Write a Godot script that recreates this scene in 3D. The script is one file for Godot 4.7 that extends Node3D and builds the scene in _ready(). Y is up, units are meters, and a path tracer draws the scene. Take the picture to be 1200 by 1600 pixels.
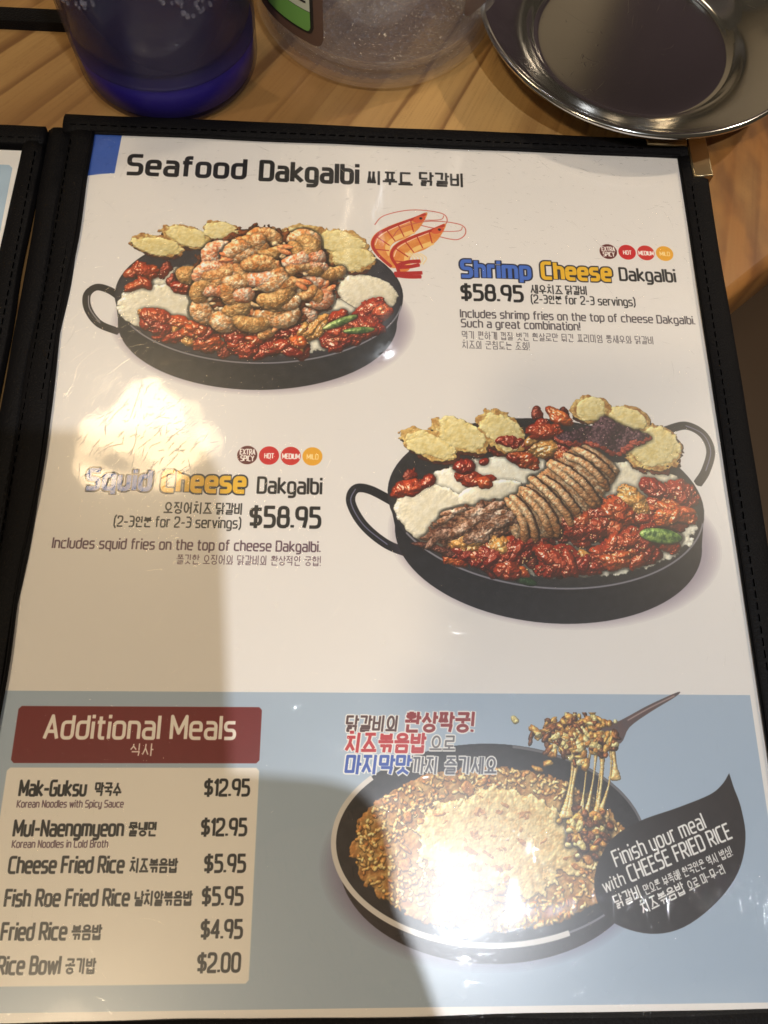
extends Node3D

# ---------------------------------------------------------------- page layout: millimetres on the printed sheet, y down
const S := 7.3            # print resolution, pixels per millimetre
const PW := 218.0
const PH := 280.0
const TABLE := -0.006     # height of the table top; the printed sheet lies at 0
const DARK := Color(0.075, 0.06, 0.07)

var pw: int
var ph: int
var pix: PackedByteArray
var rng := RandomNumberGenerator.new()
var noise := FastNoiseLite.new()
var noise_b := FastNoiseLite.new()
var M := {}

const GLYPHS := {
	"a": "0.5,7.2 5.6,7.2 5.6,0|5.6,4.2 0,4.2 0,0 5.6,0", "b": "0,10 0,0 5.6,0 5.6,7.2 0,7.2", "c": "5.2,7.2 0,7.2 0,0 5.2,0",
	"d": "5.6,10 5.6,0 0,0 0,7.2 5.6,7.2", "e": "0.2,3.7 5.6,3.7! 5.6,7.2 0,7.2 0,0 5.3,0", "f": "1.3,0 1.3,10 3.8,10|0,7.2 3.6,7.2",
	"g": "5.6,0 0,0 0,7.2 5.6,7.2 5.6,-2.4 0.5,-2.4", "h": "0,0 0,10|0,7.2 5.4,7.2 5.4,0", "i": "0,0 0,7.2|0,9.3 0,10.3", "k": "0,0 0,10|5,7.2 0.9,3.7! 5.4,0",
	"l": "0,10 0,0", "m": "0,0 0,7.2! 8.6,7.2 8.6,0|4.3,7.2 4.3,0", "n": "0,0 0,7.2! 5.4,7.2 5.4,0", "o": "0,3.6 0,7.2 5.6,7.2 5.6,0 0,0 0,3.6",
	"p": "0,-2.4 0,7.2! 5.6,7.2 5.6,0 0,0", "q": "5.6,-2.4 5.6,7.2! 0,7.2 0,0 5.6,0", "r": "0,0 0,7.2! 3.2,7.2", "s": "5,7.2 0,7.2 0,3.7 5.2,3.7 5.2,0 0,0",
	"t": "1.3,9.5 1.3,0 3.7,0|0,7.2 3.5,7.2", "u": "0,7.2 0,0 5.4,0 5.4,7.2", "v": "0,7.2 2.7,0! 5.4,7.2", "w": "0,7.2 2,0! 4.2,6.6! 6.4,0! 8.4,7.2",
	"y": "0,7.2 0,0 5.4,0|5.4,7.2 5.4,-2.4 0.5,-2.4",
	"A": "0,0 3.3,10! 6.6,0|1.2,3 5.4,3", "B": "0,0! 0,10! 5.7,10 5.7,5.3 0,5.3|0,0! 6.2,0 6.2,5.3 4,5.3", "C": "6,10 0,10 0,0 6,0", "D": "0,5 0,10! 6.4,10 6.4,0 0,0! 0,5",
	"E": "5.4,10 0,10! 0,0! 5.4,0|0,5.2 4.8,5.2", "F": "5.4,10 0,10! 0,0|0,5.2 4.8,5.2", "G": "6,10 0,10 0,0 6.2,0 6.2,5! 3.4,5", "H": "0,0 0,10|6.2,0 6.2,10|0,5.2 6.2,5.2",
	"I": "0,0 0,10", "K": "0,0 0,10|6,10 0.8,5! 6.2,0", "L": "0,10 0,0! 5.2,0", "M": "0,0 0,10! 4,2.4! 8,10! 8,0", "N": "0,0 0,10! 6.2,0! 6.2,10",
	"O": "0,5 0,10 6.4,10 6.4,0 0,0 0,5", "P": "0,0 0,10! 6,10 6,4.6 0,4.6", "R": "0,0 0,10! 6,10 6,4.6 0,4.6|3,4.6 6.2,0", "S": "5.9,10 0,10 0,5.2 6.1,5.2 6.1,0 0,0",
	"T": "0,10 6.4,10|3.2,10 3.2,0", "U": "0,10 0,0 6.2,0 6.2,10", "X": "0,0 6,10|0,10 6,0", "Y": "0,10 3.1,4.6! 6.2,10|3.1,4.6 3.1,0",
	"0": "0,5 0,10 6,10 6,0 0,0 0,5", "1": "0,8 2,10! 2,0", "2": "0,8 0,10 5.8,10 5.8,5.4 0,1.6 0,0! 6,0", "3": "0,10 5.6,10 5.6,0 0,0|1.2,5.2 5.4,5.2", "4": "4.6,0 4.6,10! 0,3! 6.2,3",
	"5": "5.5,10 0.4,10! 0.4,5.8! 5.8,5.8 5.8,0 0,0", "8": "3,5.4 0.4,5.4 0.4,10 5.6,10 5.6,5.4 3,5.4|3,5.4 0,5.4 0,0 6,0 6,5.4 3,5.4", "9": "5.8,6.4 5.8,10 0,10 0,4.2 5.8,4.2|5.8,7 5.8,4! 4.7,0", "$": "5.9,8.9 0,8.9 0,5.2 6,5.2 6,1.1 0,1.1|3,10.6 3,-0.6",
	".": "0,0 0,0.5", "-": "0,4.2 3.8,4.2", "(": "1.8,11 0,8.5! 0,1! 1.8,-1.6", ")": "0,11 1.8,8.5! 1.8,1! 0,-1.6", "!": "0,10 0,3|0,0 0,0.5",
}
# consonants in a unit box, y up
const JAMO := {
	"g": "0,1 1,1! 0.9,0", "n": "0,1 0,0! 1,0", "d": "1,1 0,1! 0,0! 1,0", "r": "0,1 1,1! 1,0.52! 0,0.52! 0,0! 1,0", "m": "0,0.5 0,1! 1,1! 1,0! 0,0! 0,0.5", "b": "0,1 0,0! 1,0! 1,1|0,0.5 1,0.5",
	"s": "0.5,1 0.45,0.6! 0,0|0.48,0.6 1,0", "o": "O", "j": "0,1 1,1|0.5,1 0.4,0.5! 0,0|0.45,0.5 1,0", "c": "0.3,1.12 0.7,1.12|0,0.8 1,0.8|0.5,0.8 0.4,0.4! 0,0|0.45,0.4 1,0",
	"k": "0,1 1,1! 0.9,0|0,0.5 0.95,0.5", "t": "1,1 0,1! 0,0! 1,0|0,0.5 1,0.5", "p": "0,1 1,1|0,0 1,0|0.25,1 0.25,0|0.75,1 0.75,0", "h": "H",
}
const LEAD := ["g", "gg", "n", "d", "dd", "r", "m", "b", "bb", "s", "ss", "o", "j", "jj", "c", "k", "t", "p", "h"]
const TAIL := ["", "g", "gg", "gs", "n", "nj", "nh", "d", "r", "rg", "rm", "rb", "rs", "rt", "rp", "rh", "m", "b", "bs", "s", "ss", "o", "j", "c", "k", "t", "p", "h"]

# ---------------------------------------------------------------- strokes
func rounded(path: String, radius: float) -> PackedVector2Array:
	var pts := PackedVector2Array()
	var hard := []
	for w in path.split(" ", false):
		hard.append(w.ends_with("!"))
		var xy := w.trim_suffix("!").split(",")
		pts.append(Vector2(float(xy[0]), float(xy[1])))
	var out := PackedVector2Array([pts[0]])
	for k in range(1, pts.size() - 1):
		var a := pts[k - 1]
		var b := pts[k]
		var c := pts[k + 1]
		var r := minf(radius, 0.5 * minf(a.distance_to(b), b.distance_to(c)) + 0.01)
		if hard[k] or r < 0.05:
			out.append(b)
			continue
		var p := b + (a - b).normalized() * r
		var q := b + (c - b).normalized() * r
		for j in 5:
			var t := j / 4.0
			out.append(p.lerp(b, t).lerp(b.lerp(q, t), t))
	out.append(pts[pts.size() - 1])
	return out


func fit_jamo(code: String, x0: float, y0: float, x1: float, y1: float, out: Array) -> void:
	if code.length() == 2:
		var mid := (x0 + x1) / 2.0
		var gap := (x1 - x0) * 0.1
		fit_jamo(code[0], x0, y0, mid - gap, y1, out)
		fit_jamo(code[1], mid + gap, y0, x1, y1, out)
		return
	var box := Vector2(x1 - x0, y1 - y0)
	var src: String = JAMO[code]
	if src == "O" or src == "H":
		var top := y1 if src == "O" else y0 + box.y * 0.6
		if src == "H":
			out.append(PackedVector2Array([Vector2(x0 + box.x * 0.3, y1 + 0.1), Vector2(x0 + box.x * 0.7, y1 + 0.1)]))
			out.append(PackedVector2Array([Vector2(x0, y0 + box.y * 0.8), Vector2(x1, y0 + box.y * 0.8)]))
		var ring := PackedVector2Array()
		for k in 15:
			var a := TAU * k / 14.0
			ring.append(Vector2((x0 + x1) / 2.0 + cos(a) * box.x * 0.48, (y0 + top) / 2.0 + sin(a) * (top - y0) * 0.5))
		out.append(ring)
		return
	for path in src.split("|"):
		var line := PackedVector2Array()
		for p in rounded(path, 0.0):
			line.append(Vector2(x0, y0) + p * box)
		out.append(line)


func bar(out: Array, x0: float, y0: float, x1: float, y1: float) -> void:
	out.append(PackedVector2Array([Vector2(x0, y0), Vector2(x1, y1)]))


func hangul(code: int) -> Array:
	# strokes of one syllable in a box 9 wide, from -1 to 10
	var out := []
	var n := code - 0xAC00
	var lead: String = LEAD[n / 588]
	var v := (n % 588) / 28
	var tail: String = TAIL[n % 28]
	var low := 4.6 if tail else -0.8
	var high := 9.8
	if tail:
		fit_jamo(tail, 1.4, -0.9, 7.9, 2.7, out)
	if v in [8, 12, 13, 17, 18]:           # ㅗ ㅛ ㅜ ㅠ ㅡ
		var y := low + (0.6 if v in [8, 12, 18] else 2.1 * (0.75 if tail else 1.3))
		bar(out, -0.2, y, 9.0, y)
		var base := y + (1.7 if v in [8, 12] else 1.0) * (0.85 if tail else 1.2)
		if v == 8: bar(out, 4.4, y, 4.4, base)
		if v == 12:
			bar(out, 2.9, y, 2.9, base)
			bar(out, 5.9, y, 5.9, base)
		if v == 13: bar(out, 4.4, y, 4.4, low - (0.3 if tail else 0.0))
		if v == 17:
			bar(out, 2.9, y, 2.9, low)
			bar(out, 5.9, y, 5.9, low)
		fit_jamo(lead, 1.3, base + (0.5 if v in [8, 12] else 0.3), 7.6, high, out)
		return out
	if v in [9, 10, 11, 14, 15, 16, 19]:   # ㅘ .. ㅢ
		var up := v in [9, 10, 11]
		var y := low + (0.5 if up or v == 19 else 1.5)
		bar(out, -0.2, y, 6.4, y)
		if up: bar(out, 3.0, y, 3.0, y + 1.7)
		elif v != 19: bar(out, 3.0, y, 3.0, low - 0.4)
		fit_jamo(lead, 0.6, y + (2.2 if up else 1.3), 5.6, high, out)
		bar(out, 7.6, low - (0.9 if tail else 0.2), 7.6, 10.3)
		if v in [9, 10]: bar(out, 7.6, low + 2.6, 9.3, low + 2.6)
		if v in [14, 15]: bar(out, 6.2, low + 3.0, 7.6, low + 3.0)
		return out
	fit_jamo(lead, 0.2, low + (0.2 if tail else 1.0), 4.9, high, out)
	var x := 7.6
	var mid := (low + high) / 2.0 + 0.3
	var foot := low - (0.6 if tail else 0.3)
	if v in [1, 3, 5, 7]:                  # ㅐ ㅒ ㅔ ㅖ
		bar(out, 6.5, foot, 6.5, 10.2)
		bar(out, 8.6, foot, 8.6, 10.3)
		if v in [1, 3]: bar(out, 6.5, mid, 8.6, mid)
		if v in [5, 7]: bar(out, 5.2, mid, 6.5, mid)
		return out
	bar(out, x, foot, x, 10.3)
	if v in [0, 2]: bar(out, x, mid + (0.9 if v == 2 else 0.0), 9.4, mid + (0.9 if v == 2 else 0.0))
	if v == 2: bar(out, x, mid - 1.0, 9.4, mid - 1.0)
	if v in [4, 6]: bar(out, 5.6, mid + (0.9 if v == 6 else 0.0), x, mid + (0.9 if v == 6 else 0.0))
	if v == 6: bar(out, 5.6, mid - 1.0, x, mid - 1.0)
	return out


# one line of lettering: from x for width millimetres, standing on base, height of a capital; passes = [[stroke width, colour], ...]
func write(what: String, x: float, base: float, width: float, height: float, passes: Array, slant := 0.0, angle := 0.0, gap := 2.7) -> void:
	var lines := []
	var at := 0.0
	for ch in what:
		if ch == " ":
			at += 4.4
			continue
		var wide := 0.0
		var got := []
		if ch.unicode_at(0) >= 0xAC00:
			for line in hangul(ch.unicode_at(0)):
				var low := PackedVector2Array()
				for p in line:
					low.append(Vector2(p.x, p.y * 0.88 + 0.7))
				got.append(low)
			wide = 9.2
		else:
			for path in GLYPHS[ch].split("|"):
				got.append(rounded(path, 2.6 if ch in "0123456789$" else 2.1))
			for line in got:
				for p in line:
					wide = maxf(wide, p.x)
		for line in got:
			var moved := PackedVector2Array()
			for p in line:
				moved.append(p + Vector2(at, 0))
			lines.append(moved)
		at += wide + (gap if ch.unicode_at(0) < 0xAC00 else 1.8)
	at -= gap
	var thick: float = passes[passes.size() - 1][0]
	var sx := (width - thick) / at
	x += thick / 2.0
	var sy := height / 10.0
	var turn := Transform2D(-deg_to_rad(angle), Vector2(x, base) * S)
	for line in lines:
		for k in line.size():
			var p: Vector2 = line[k]
			line[k] = turn * (Vector2(p.x * sx + p.y * sy * slant, -p.y * sy) * S)
	for pass_ in passes:
		stroke(lines, pass_[0] * S, pass_[1])


func stroke(lines: Array, wide: float, color: Color) -> void:
	var lo := Vector2(1e9, 1e9)
	var hi := -lo
	for line in lines:
		for p in line:
			lo = lo.min(p)
			hi = hi.max(p)
	var x0 := maxi(0, int(lo.x - wide - 2))
	var y0 := maxi(0, int(lo.y - wide - 2))
	var x1 := mini(pw - 1, int(hi.x + wide + 2))
	var y1 := mini(ph - 1, int(hi.y + wide + 2))
	var mw := x1 - x0 + 1
	if mw < 1 or y1 < y0:
		return
	var mask := PackedFloat32Array()
	mask.resize(mw * (y1 - y0 + 1))
	var half := wide / 2.0
	for line in lines:
		for k in line.size() - 1:
			var a: Vector2 = line[k]
			var d: Vector2 = line[k + 1] - a
			var ll := maxf(d.length_squared(), 1e-6)
			var flat_a: bool = k == 0
			var flat_b: bool = k == line.size() - 2
			var length := sqrt(ll)
			for y in range(maxi(y0, int(minf(a.y, a.y + d.y) - half - 1)), mini(y1, int(maxf(a.y, a.y + d.y) + half + 2)) + 1):
				for xx in range(maxi(x0, int(minf(a.x, a.x + d.x) - half - 1)), mini(x1, int(maxf(a.x, a.x + d.x) + half + 2)) + 1):
					var rx := xx - a.x
					var ry := y - a.y
					var t := (rx * d.x + ry * d.y) / ll
					var tc := clampf(t, 0.0, 1.0)
					var ex := rx - d.x * tc
					var ey := ry - d.y * tc
					var dist := sqrt(ex * ex + ey * ey)
					if t < 0.0 and flat_a:
						dist = maxf(dist, -t * length + half * 0.55)
					elif t > 1.0 and flat_b:
						dist = maxf(dist, (t - 1.0) * length + half * 0.55)
					var c := half - dist + 0.5
					if c > 0.0:
						var i := (y - y0) * mw + xx - x0
						if c > mask[i]:
							mask[i] = minf(c, 1.0)
	for y in range(y0, y1 + 1):
		for xx in range(x0, x1 + 1):
			var m := mask[(y - y0) * mw + xx - x0]
			if m > 0.0:
				dot(xx, y, color, m)


func dot(x: int, y: int, c: Color, a: float) -> void:
	var i := (y * pw + x) * 3
	pix[i] = int(lerpf(pix[i], c.r * 255.0, a))
	pix[i + 1] = int(lerpf(pix[i + 1], c.g * 255.0, a))
	pix[i + 2] = int(lerpf(pix[i + 2], c.b * 255.0, a))


# a filled outline in millimetres with soft edges of soft millimetres; grain mottles the ink
func fill(poly: PackedVector2Array, color: Color, grain := 0.0, second := Color.BLACK) -> void:
	var lo := Vector2(1e9, 1e9)
	var hi := -lo
	for p in poly:
		lo = lo.min(p * S)
		hi = hi.max(p * S)
	var x0 := maxi(0, int(lo.x) - 1)
	var x1 := mini(pw - 1, int(hi.x) + 1)
	var cover := PackedFloat32Array()
	cover.resize(x1 - x0 + 2)
	for y in range(maxi(0, int(lo.y)), mini(ph - 1, int(hi.y) + 1) + 1):
		cover.fill(0.0)
		for sub in 3:
			var yy := y + (sub + 0.5) / 3.0
			var cuts := PackedFloat32Array()
			for k in poly.size():
				var a := poly[k] * S
				var b := poly[(k + 1) % poly.size()] * S
				if (a.y <= yy) != (b.y <= yy):
					cuts.append(a.x + (yy - a.y) * (b.x - a.x) / (b.y - a.y))
			cuts.sort()
			for k in range(0, cuts.size() - 1, 2):
				var l := cuts[k] - x0
				var r := cuts[k + 1] - x0
				for x in range(maxi(0, int(l)), mini(x1 - x0, int(r)) + 1):
					cover[x] += (minf(r, x + 1.0) - maxf(l, x)) / 3.0
		for x in range(0, x1 - x0 + 1):
			var c := clampf(cover[x], 0.0, 1.0)
			if c > 0.003:
				var ink := color
				if grain > 0.0:
					ink = color.lerp(second, clampf(0.5 + grain * noise.get_noise_2d(x0 + x, y), 0.0, 1.0))
				dot(x0 + x, y, ink, c)


func ellipse(cx: float, cy: float, rx: float, ry: float, turn := 0.0, from := 0.0, to := TAU, steps := 60, wobble := 0.0) -> PackedVector2Array:
	var out := PackedVector2Array()
	for k in steps:
		var a := lerpf(from, to, k / float(steps) if is_equal_approx(to - from, TAU) else k / float(steps - 1))
		var w := 1.0 + wobble * noise_b.get_noise_2d(cx * 9.0 + cos(a) * 40.0, cy * 9.0 + sin(a) * 40.0)
		out.append(Vector2(cx, cy) + Vector2(cos(a) * rx * w, sin(a) * ry * w).rotated(turn))
	return out


func line_mm(points: Array, wide: float, color: Color) -> void:
	# a smooth line through points given in millimetres
	var curve := PackedVector2Array()
	for k in points.size() - 1:
		var p0: Vector2 = points[maxi(k - 1, 0)]
		var p1: Vector2 = points[k]
		var p2: Vector2 = points[k + 1]
		var p3: Vector2 = points[mini(k + 2, points.size() - 1)]
		for j in 8:
			curve.append(p1.cubic_interpolate(p2, p0, p3, j / 8.0) * S)
	curve.append(points[points.size() - 1] * S)
	stroke([curve], wide * S, color)


func spline(points: Array, steps := 6) -> PackedVector2Array:
	var out := PackedVector2Array()
	var n := points.size()
	for k in n:
		for j in steps:
			var p: Vector2 = points[k]
			out.append(p.cubic_interpolate(points[(k + 1) % n], points[(k + n - 1) % n], points[(k + 2) % n], j / float(steps)))
	return out


# ---------------------------------------------------------------- printed food photographs: lumps stamped into a relief, then photographed flat
var fx: int
var fy: int
var fw: int
var fh: int
var fz: PackedFloat32Array
var fc: PackedColorArray
var fg: PackedFloat32Array

func food_begin(x0: float, y0: float, x1: float, y1: float) -> void:
	fx = int(x0 * S)
	fy = int(y0 * S)
	fw = int((x1 - x0) * S)
	fh = int((y1 - y0) * S)
	fz = PackedFloat32Array()
	fz.resize(fw * fh)
	fz.fill(-1000.0)
	fc = PackedColorArray()
	fc.resize(fw * fh)
	fg = PackedFloat32Array()
	fg.resize(fw * fh)


# a lump: centre, half axes, turn, level of its foot, its height (all mm), two colours mixed by noise, roughness of its outline, gloss
func lump(cx: float, cy: float, rx: float, ry: float, turn: float, foot: float, high: float, a: Color, b: Color, rough := 0.25, gloss := 0.5, fine := 0.3, flat := 0.5) -> void:
	var reach := maxf(rx, ry) * (1.0 + rough) + 0.4
	var ca := cos(turn)
	var sa := sin(turn)
	var seed_x := rng.randf() * 900.0
	for y in range(maxi(0, int((cy - reach) * S) - fy), mini(fh, int((cy + reach) * S) - fy + 1)):
		for x in range(maxi(0, int((cx - reach) * S) - fx), mini(fw, int((cx + reach) * S) - fx + 1)):
			var dx := (x + fx) / S - cx
			var dy := (y + fy) / S - cy
			var u := (dx * ca + dy * sa) / rx
			var v := (dy * ca - dx * sa) / ry
			var q := u * u + v * v
			if q > 1.9:
				continue
			var n := noise.get_noise_2d(x + seed_x, y + seed_x)
			q += rough * 2.0 * n
			if q >= 1.0:
				continue
			var f := noise_b.get_noise_2d((x + seed_x) * 1.3, y * 1.3)
			var z := foot + high * pow(1.0 - maxf(q, 0.0), flat) + fine * 0.55 * f + fine * 0.45 * n
			var i := y * fw + x
			if z > fz[i]:
				fz[i] = z
				fc[i] = a.lerp(b, clampf(0.5 + 1.1 * n + 0.5 * f, 0.0, 1.0))
				fg[i] = gloss


# photographs the relief: light from the upper left and behind, dark in the gaps
func food_end(contrast := 1.0) -> void:
	# a blurred relief tells how deep in a gap a spot lies
	var blur := fz.duplicate()
	var r := 7
	for pass_ in 2:
		var src := blur.duplicate()
		for y in fh:
			for x in fw:
				var i := y * fw + x
				if fz[i] < -500.0:
					continue
				var total := 0.0
				var n := 0
				for k in [-r, -r / 2, 0, r / 2, r]:
					var j: int = i + k if pass_ == 0 else i + k * fw
					var xx: int = x + k if pass_ == 0 else y + k
					if xx >= 0 and xx < (fw if pass_ == 0 else fh) and src[j] > -500.0:
						total += src[j]
						n += 1
				blur[i] = total / maxi(n, 1)
	var light := Vector3(-0.45, -0.62, 0.75).normalized()
	var half := (light + Vector3(0, 0.35, 1).normalized()).normalized()
	for y in range(1, fh - 1):
		for x in range(1, fw - 1):
			var i := y * fw + x
			var z := fz[i]
			if z < -500.0:
				continue
			var zl := maxf(fz[i - 1], z - 1.0)
			var zr := maxf(fz[i + 1], z - 1.0)
			var zu := maxf(fz[i - fw], z - 1.0)
			var zd := maxf(fz[i + fw], z - 1.0)
			var nrm := Vector3((zl - zr) * S * 0.5, (zu - zd) * S * 0.5, 1.0).normalized()
			var lit := clampf(nrm.dot(light), 0.0, 1.0)
			var deep := clampf(1.0 + (z - blur[i]) * 0.55, 0.32, 1.15)
			var tone := (0.38 + 0.78 * lit) * deep
			tone = lerpf(1.0, tone, contrast)
			var shine := pow(clampf(nrm.dot(half), 0.0, 1.0), 44.0) * fg[i] * deep
			var c := fc[i]
			dot(x + fx, y + fy, Color(minf(c.r * tone + shine, 1.0), minf(c.g * tone + shine * 0.93, 1.0), minf(c.b * tone + shine * 0.85, 1.0)), 1.0)


func inside_pan(p: Vector2, c: Vector2, rx: float, ry: float) -> bool:
	var q := (p - c) / Vector2(rx, ry)
	return q.length_squared() < 1.0


func red_chicken(count: int, lo: Vector2, hi: Vector2, keep: Callable, foot: float, size := 1.0) -> void:
	# sauce first, then pieces of different size lying over one another
	var sauce := count / 2
	for k in count * 14:
		if count + sauce <= 0:
			break
		var p := Vector2(rng.randf_range(lo.x, hi.x), rng.randf_range(lo.y, hi.y))
		if not keep.call(p):
			continue
		if sauce > 0:
			sauce -= 1
			lump(p.x, p.y, 4.2 * size, 2.7 * size, rng.randf() * TAU, foot - 0.7, 0.8, Color(0.33, 0.07, 0.03), Color(0.50, 0.13, 0.05), 0.35, 0.5, 0.12)
			continue
		count -= 1
		var hue := rng.randf()
		var a := Color(0.44, 0.07, 0.03).lerp(Color(0.70, 0.24, 0.08), hue)
		var b := Color(0.58, 0.13, 0.05).lerp(Color(0.84, 0.46, 0.19), hue * hue)
		if rng.randf() < 0.08:
			a = Color(0.78, 0.52, 0.24)
			b = Color(0.84, 0.64, 0.36)
		var big := rng.randf_range(0.8, 2.0) * size
		var at_turn := rng.randf_range(-0.9, 0.9)
		var long := rng.randf_range(2.2, 4.2) * big
		var high := foot + rng.randf() * 2.0
		lump(p.x, p.y, long, rng.randf_range(1.6, 2.3) * big, at_turn, high, 1.5 * big, a, b, 0.24, 1.1, 0.05, 0.6)
		# folds of the same piece
		for f in 2:
			lump(p.x + rng.randf_range(-0.5, 0.5) * long, p.y + rng.randf_range(-0.7, 0.5) * big, long * 0.5, 0.9 * big, at_turn + rng.randf_range(-0.7, 0.7), high + 0.7 * big, 0.9 * big, a.lerp(b, 0.3), b, 0.22, 1.2, 0.04, 0.6)


func sesame(count: int, lo: Vector2, hi: Vector2, keep: Callable) -> void:
	for k in count:
		var p := Vector2(rng.randf_range(lo.x, hi.x), rng.randf_range(lo.y, hi.y))
		if keep.call(p):
			lump(p.x, p.y, 0.36, 0.20, rng.randf() * TAU, 4.6, 0.3, Color(0.93, 0.80, 0.58), Color(0.86, 0.66, 0.42), 0.05, 0.2, 0.0)


func fritter(cx: float, cy: float, rx: float, ry: float, turn: float, foot: float) -> void:
	# a slice fried in egg: browned underside, crumbly yellow top, each one a little different
	var tan := Color(0.62, 0.40, 0.20).lerp(Color(0.80, 0.62, 0.34), rng.randf())
	lump(cx + 0.4, cy + 0.9, rx * 0.98, ry, turn, foot - 0.6, 0.5, Color(0.30, 0.13, 0.08), Color(0.48, 0.24, 0.14), 0.16, 0.1, 0.1, 0.2)
	lump(cx, cy, rx, ry, turn, foot, 0.6, tan, Color(0.93, 0.82, 0.52), 0.20, 0.06, 0.14, 0.2)
	for k in 5:
		lump(cx + rng.randf_range(-0.25, 0.25) * rx, cy + rng.randf_range(-0.25, 0.25) * ry, rx * rng.randf_range(0.55, 0.8), ry * rng.randf_range(0.5, 0.75), turn + rng.randf_range(-0.3, 0.3), foot + 0.15 + 0.05 * k, 0.55, Color(0.97, 0.91, 0.68), Color(0.92, 0.83, 0.54), 0.22, 0.05, 0.06, 0.22)


func curl(c: Vector2, r: float, from: float, to: float, thick: float, foot: float, a: Color, b: Color, squash := 0.75) -> void:
	# a curled fried prawn
	var n := 18
	for k in n:
		var t := k / float(n - 1)
		var ang := lerpf(from, to, t)
		var w := thick * (0.55 + 0.55 * sin(PI * (0.15 + 0.75 * t))) * (1.0 + 0.06 * sin(k * 2.4))
		lump(c.x + cos(ang) * r, c.y + sin(ang) * r * squash, w, w * 0.92, ang, foot + 0.5 * sin(PI * t), w * 0.9, a, b, 0.13, 0.14, 0.32)


func pan(c: Vector2, rx: float, ry: float, drop: float, turn: float, wall: Color, inner: Color, shade_x: float) -> void:
	# the printed catalogue shadow of the cut-out dish, then side wall, rim and inside
	for k in 9:
		var grow := 5.5 - k * 0.62
		fill_soft(ellipse(c.x + shade_x, c.y + drop + 0.8, rx * 0.93 + grow, ry * 0.86 + grow * 0.72, turn), Color(0.46, 0.38, 0.48), 0.075)
	var outline := PackedVector2Array()
	for p in ellipse(c.x, c.y, rx, ry, turn, PI, TAU, 40):
		outline.append(p)
	for p in ellipse(c.x, c.y + drop, rx * 0.955, ry * 0.965, turn, 0.0, PI, 50):
		outline.append(p)
	fill(outline, wall, 0.5, wall.lightened(0.07))
	fill(ellipse(c.x, c.y, rx, ry, turn), Color(0.20, 0.19, 0.21), 0.4, Color(0.12, 0.115, 0.13))
	var lip := ellipse(c.x, c.y, rx - 0.3, ry - 0.3, turn, 0.15, PI - 0.5, 60)
	var px := PackedVector2Array()
	for p in lip:
		px.append(p * S)
	stroke([px], 0.55 * S, Color(0.50, 0.49, 0.52))
	fill(ellipse(c.x, c.y - 0.25, rx - 0.9, ry - 0.8, turn), inner, 0.5, inner.lightened(0.08))


func fill_soft(poly: PackedVector2Array, color: Color, a: float) -> void:
	var lo := Vector2(1e9, 1e9)
	var hi := -lo
	for p in poly:
		lo = lo.min(p * S)
		hi = hi.max(p * S)
	for y in range(maxi(0, int(lo.y)), mini(ph - 1, int(hi.y)) + 1):
		var cuts := PackedFloat32Array()
		for k in poly.size():
			var p := poly[k] * S
			var q := poly[(k + 1) % poly.size()] * S
			if (p.y <= y) != (q.y <= y):
				cuts.append(p.x + (y - p.y) * (q.x - p.x) / (q.y - p.y))
		cuts.sort()
		for k in range(0, cuts.size() - 1, 2):
			for x in range(maxi(0, int(cuts[k])), mini(pw - 1, int(cuts[k + 1])) + 1):
				dot(x, y, color, a)


func badges(cx: float, cy: float) -> void:
	var white := Color(0.97, 0.95, 0.92)
	var tint := [Color(0.36, 0.08, 0.08), Color(0.80, 0.09, 0.12), Color(0.80, 0.15, 0.13), Color(0.92, 0.66, 0.16)]
	for k in 4:
		fill(ellipse(cx + k * 6.85, cy, 3.15, 3.15), tint[k])
	write("EXTRA", cx - 2.5, cy - 0.3, 5.0, 1.75, [[0.36, white]])
	write("SPICY", cx - 2.2, cy + 1.9, 4.4, 1.7, [[0.36, white]])
	write("HOT", cx + 6.85 - 1.6, cy + 0.85, 3.2, 1.6, [[0.36, white]])
	write("MEDIUM", cx + 13.7 - 2.85, cy + 0.85, 5.7, 1.6, [[0.36, white]])
	write("MILD", cx + 20.55 - 1.9, cy + 0.85, 3.8, 1.6, [[0.28, Color(1, 0.9, 0.66)]])


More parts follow.
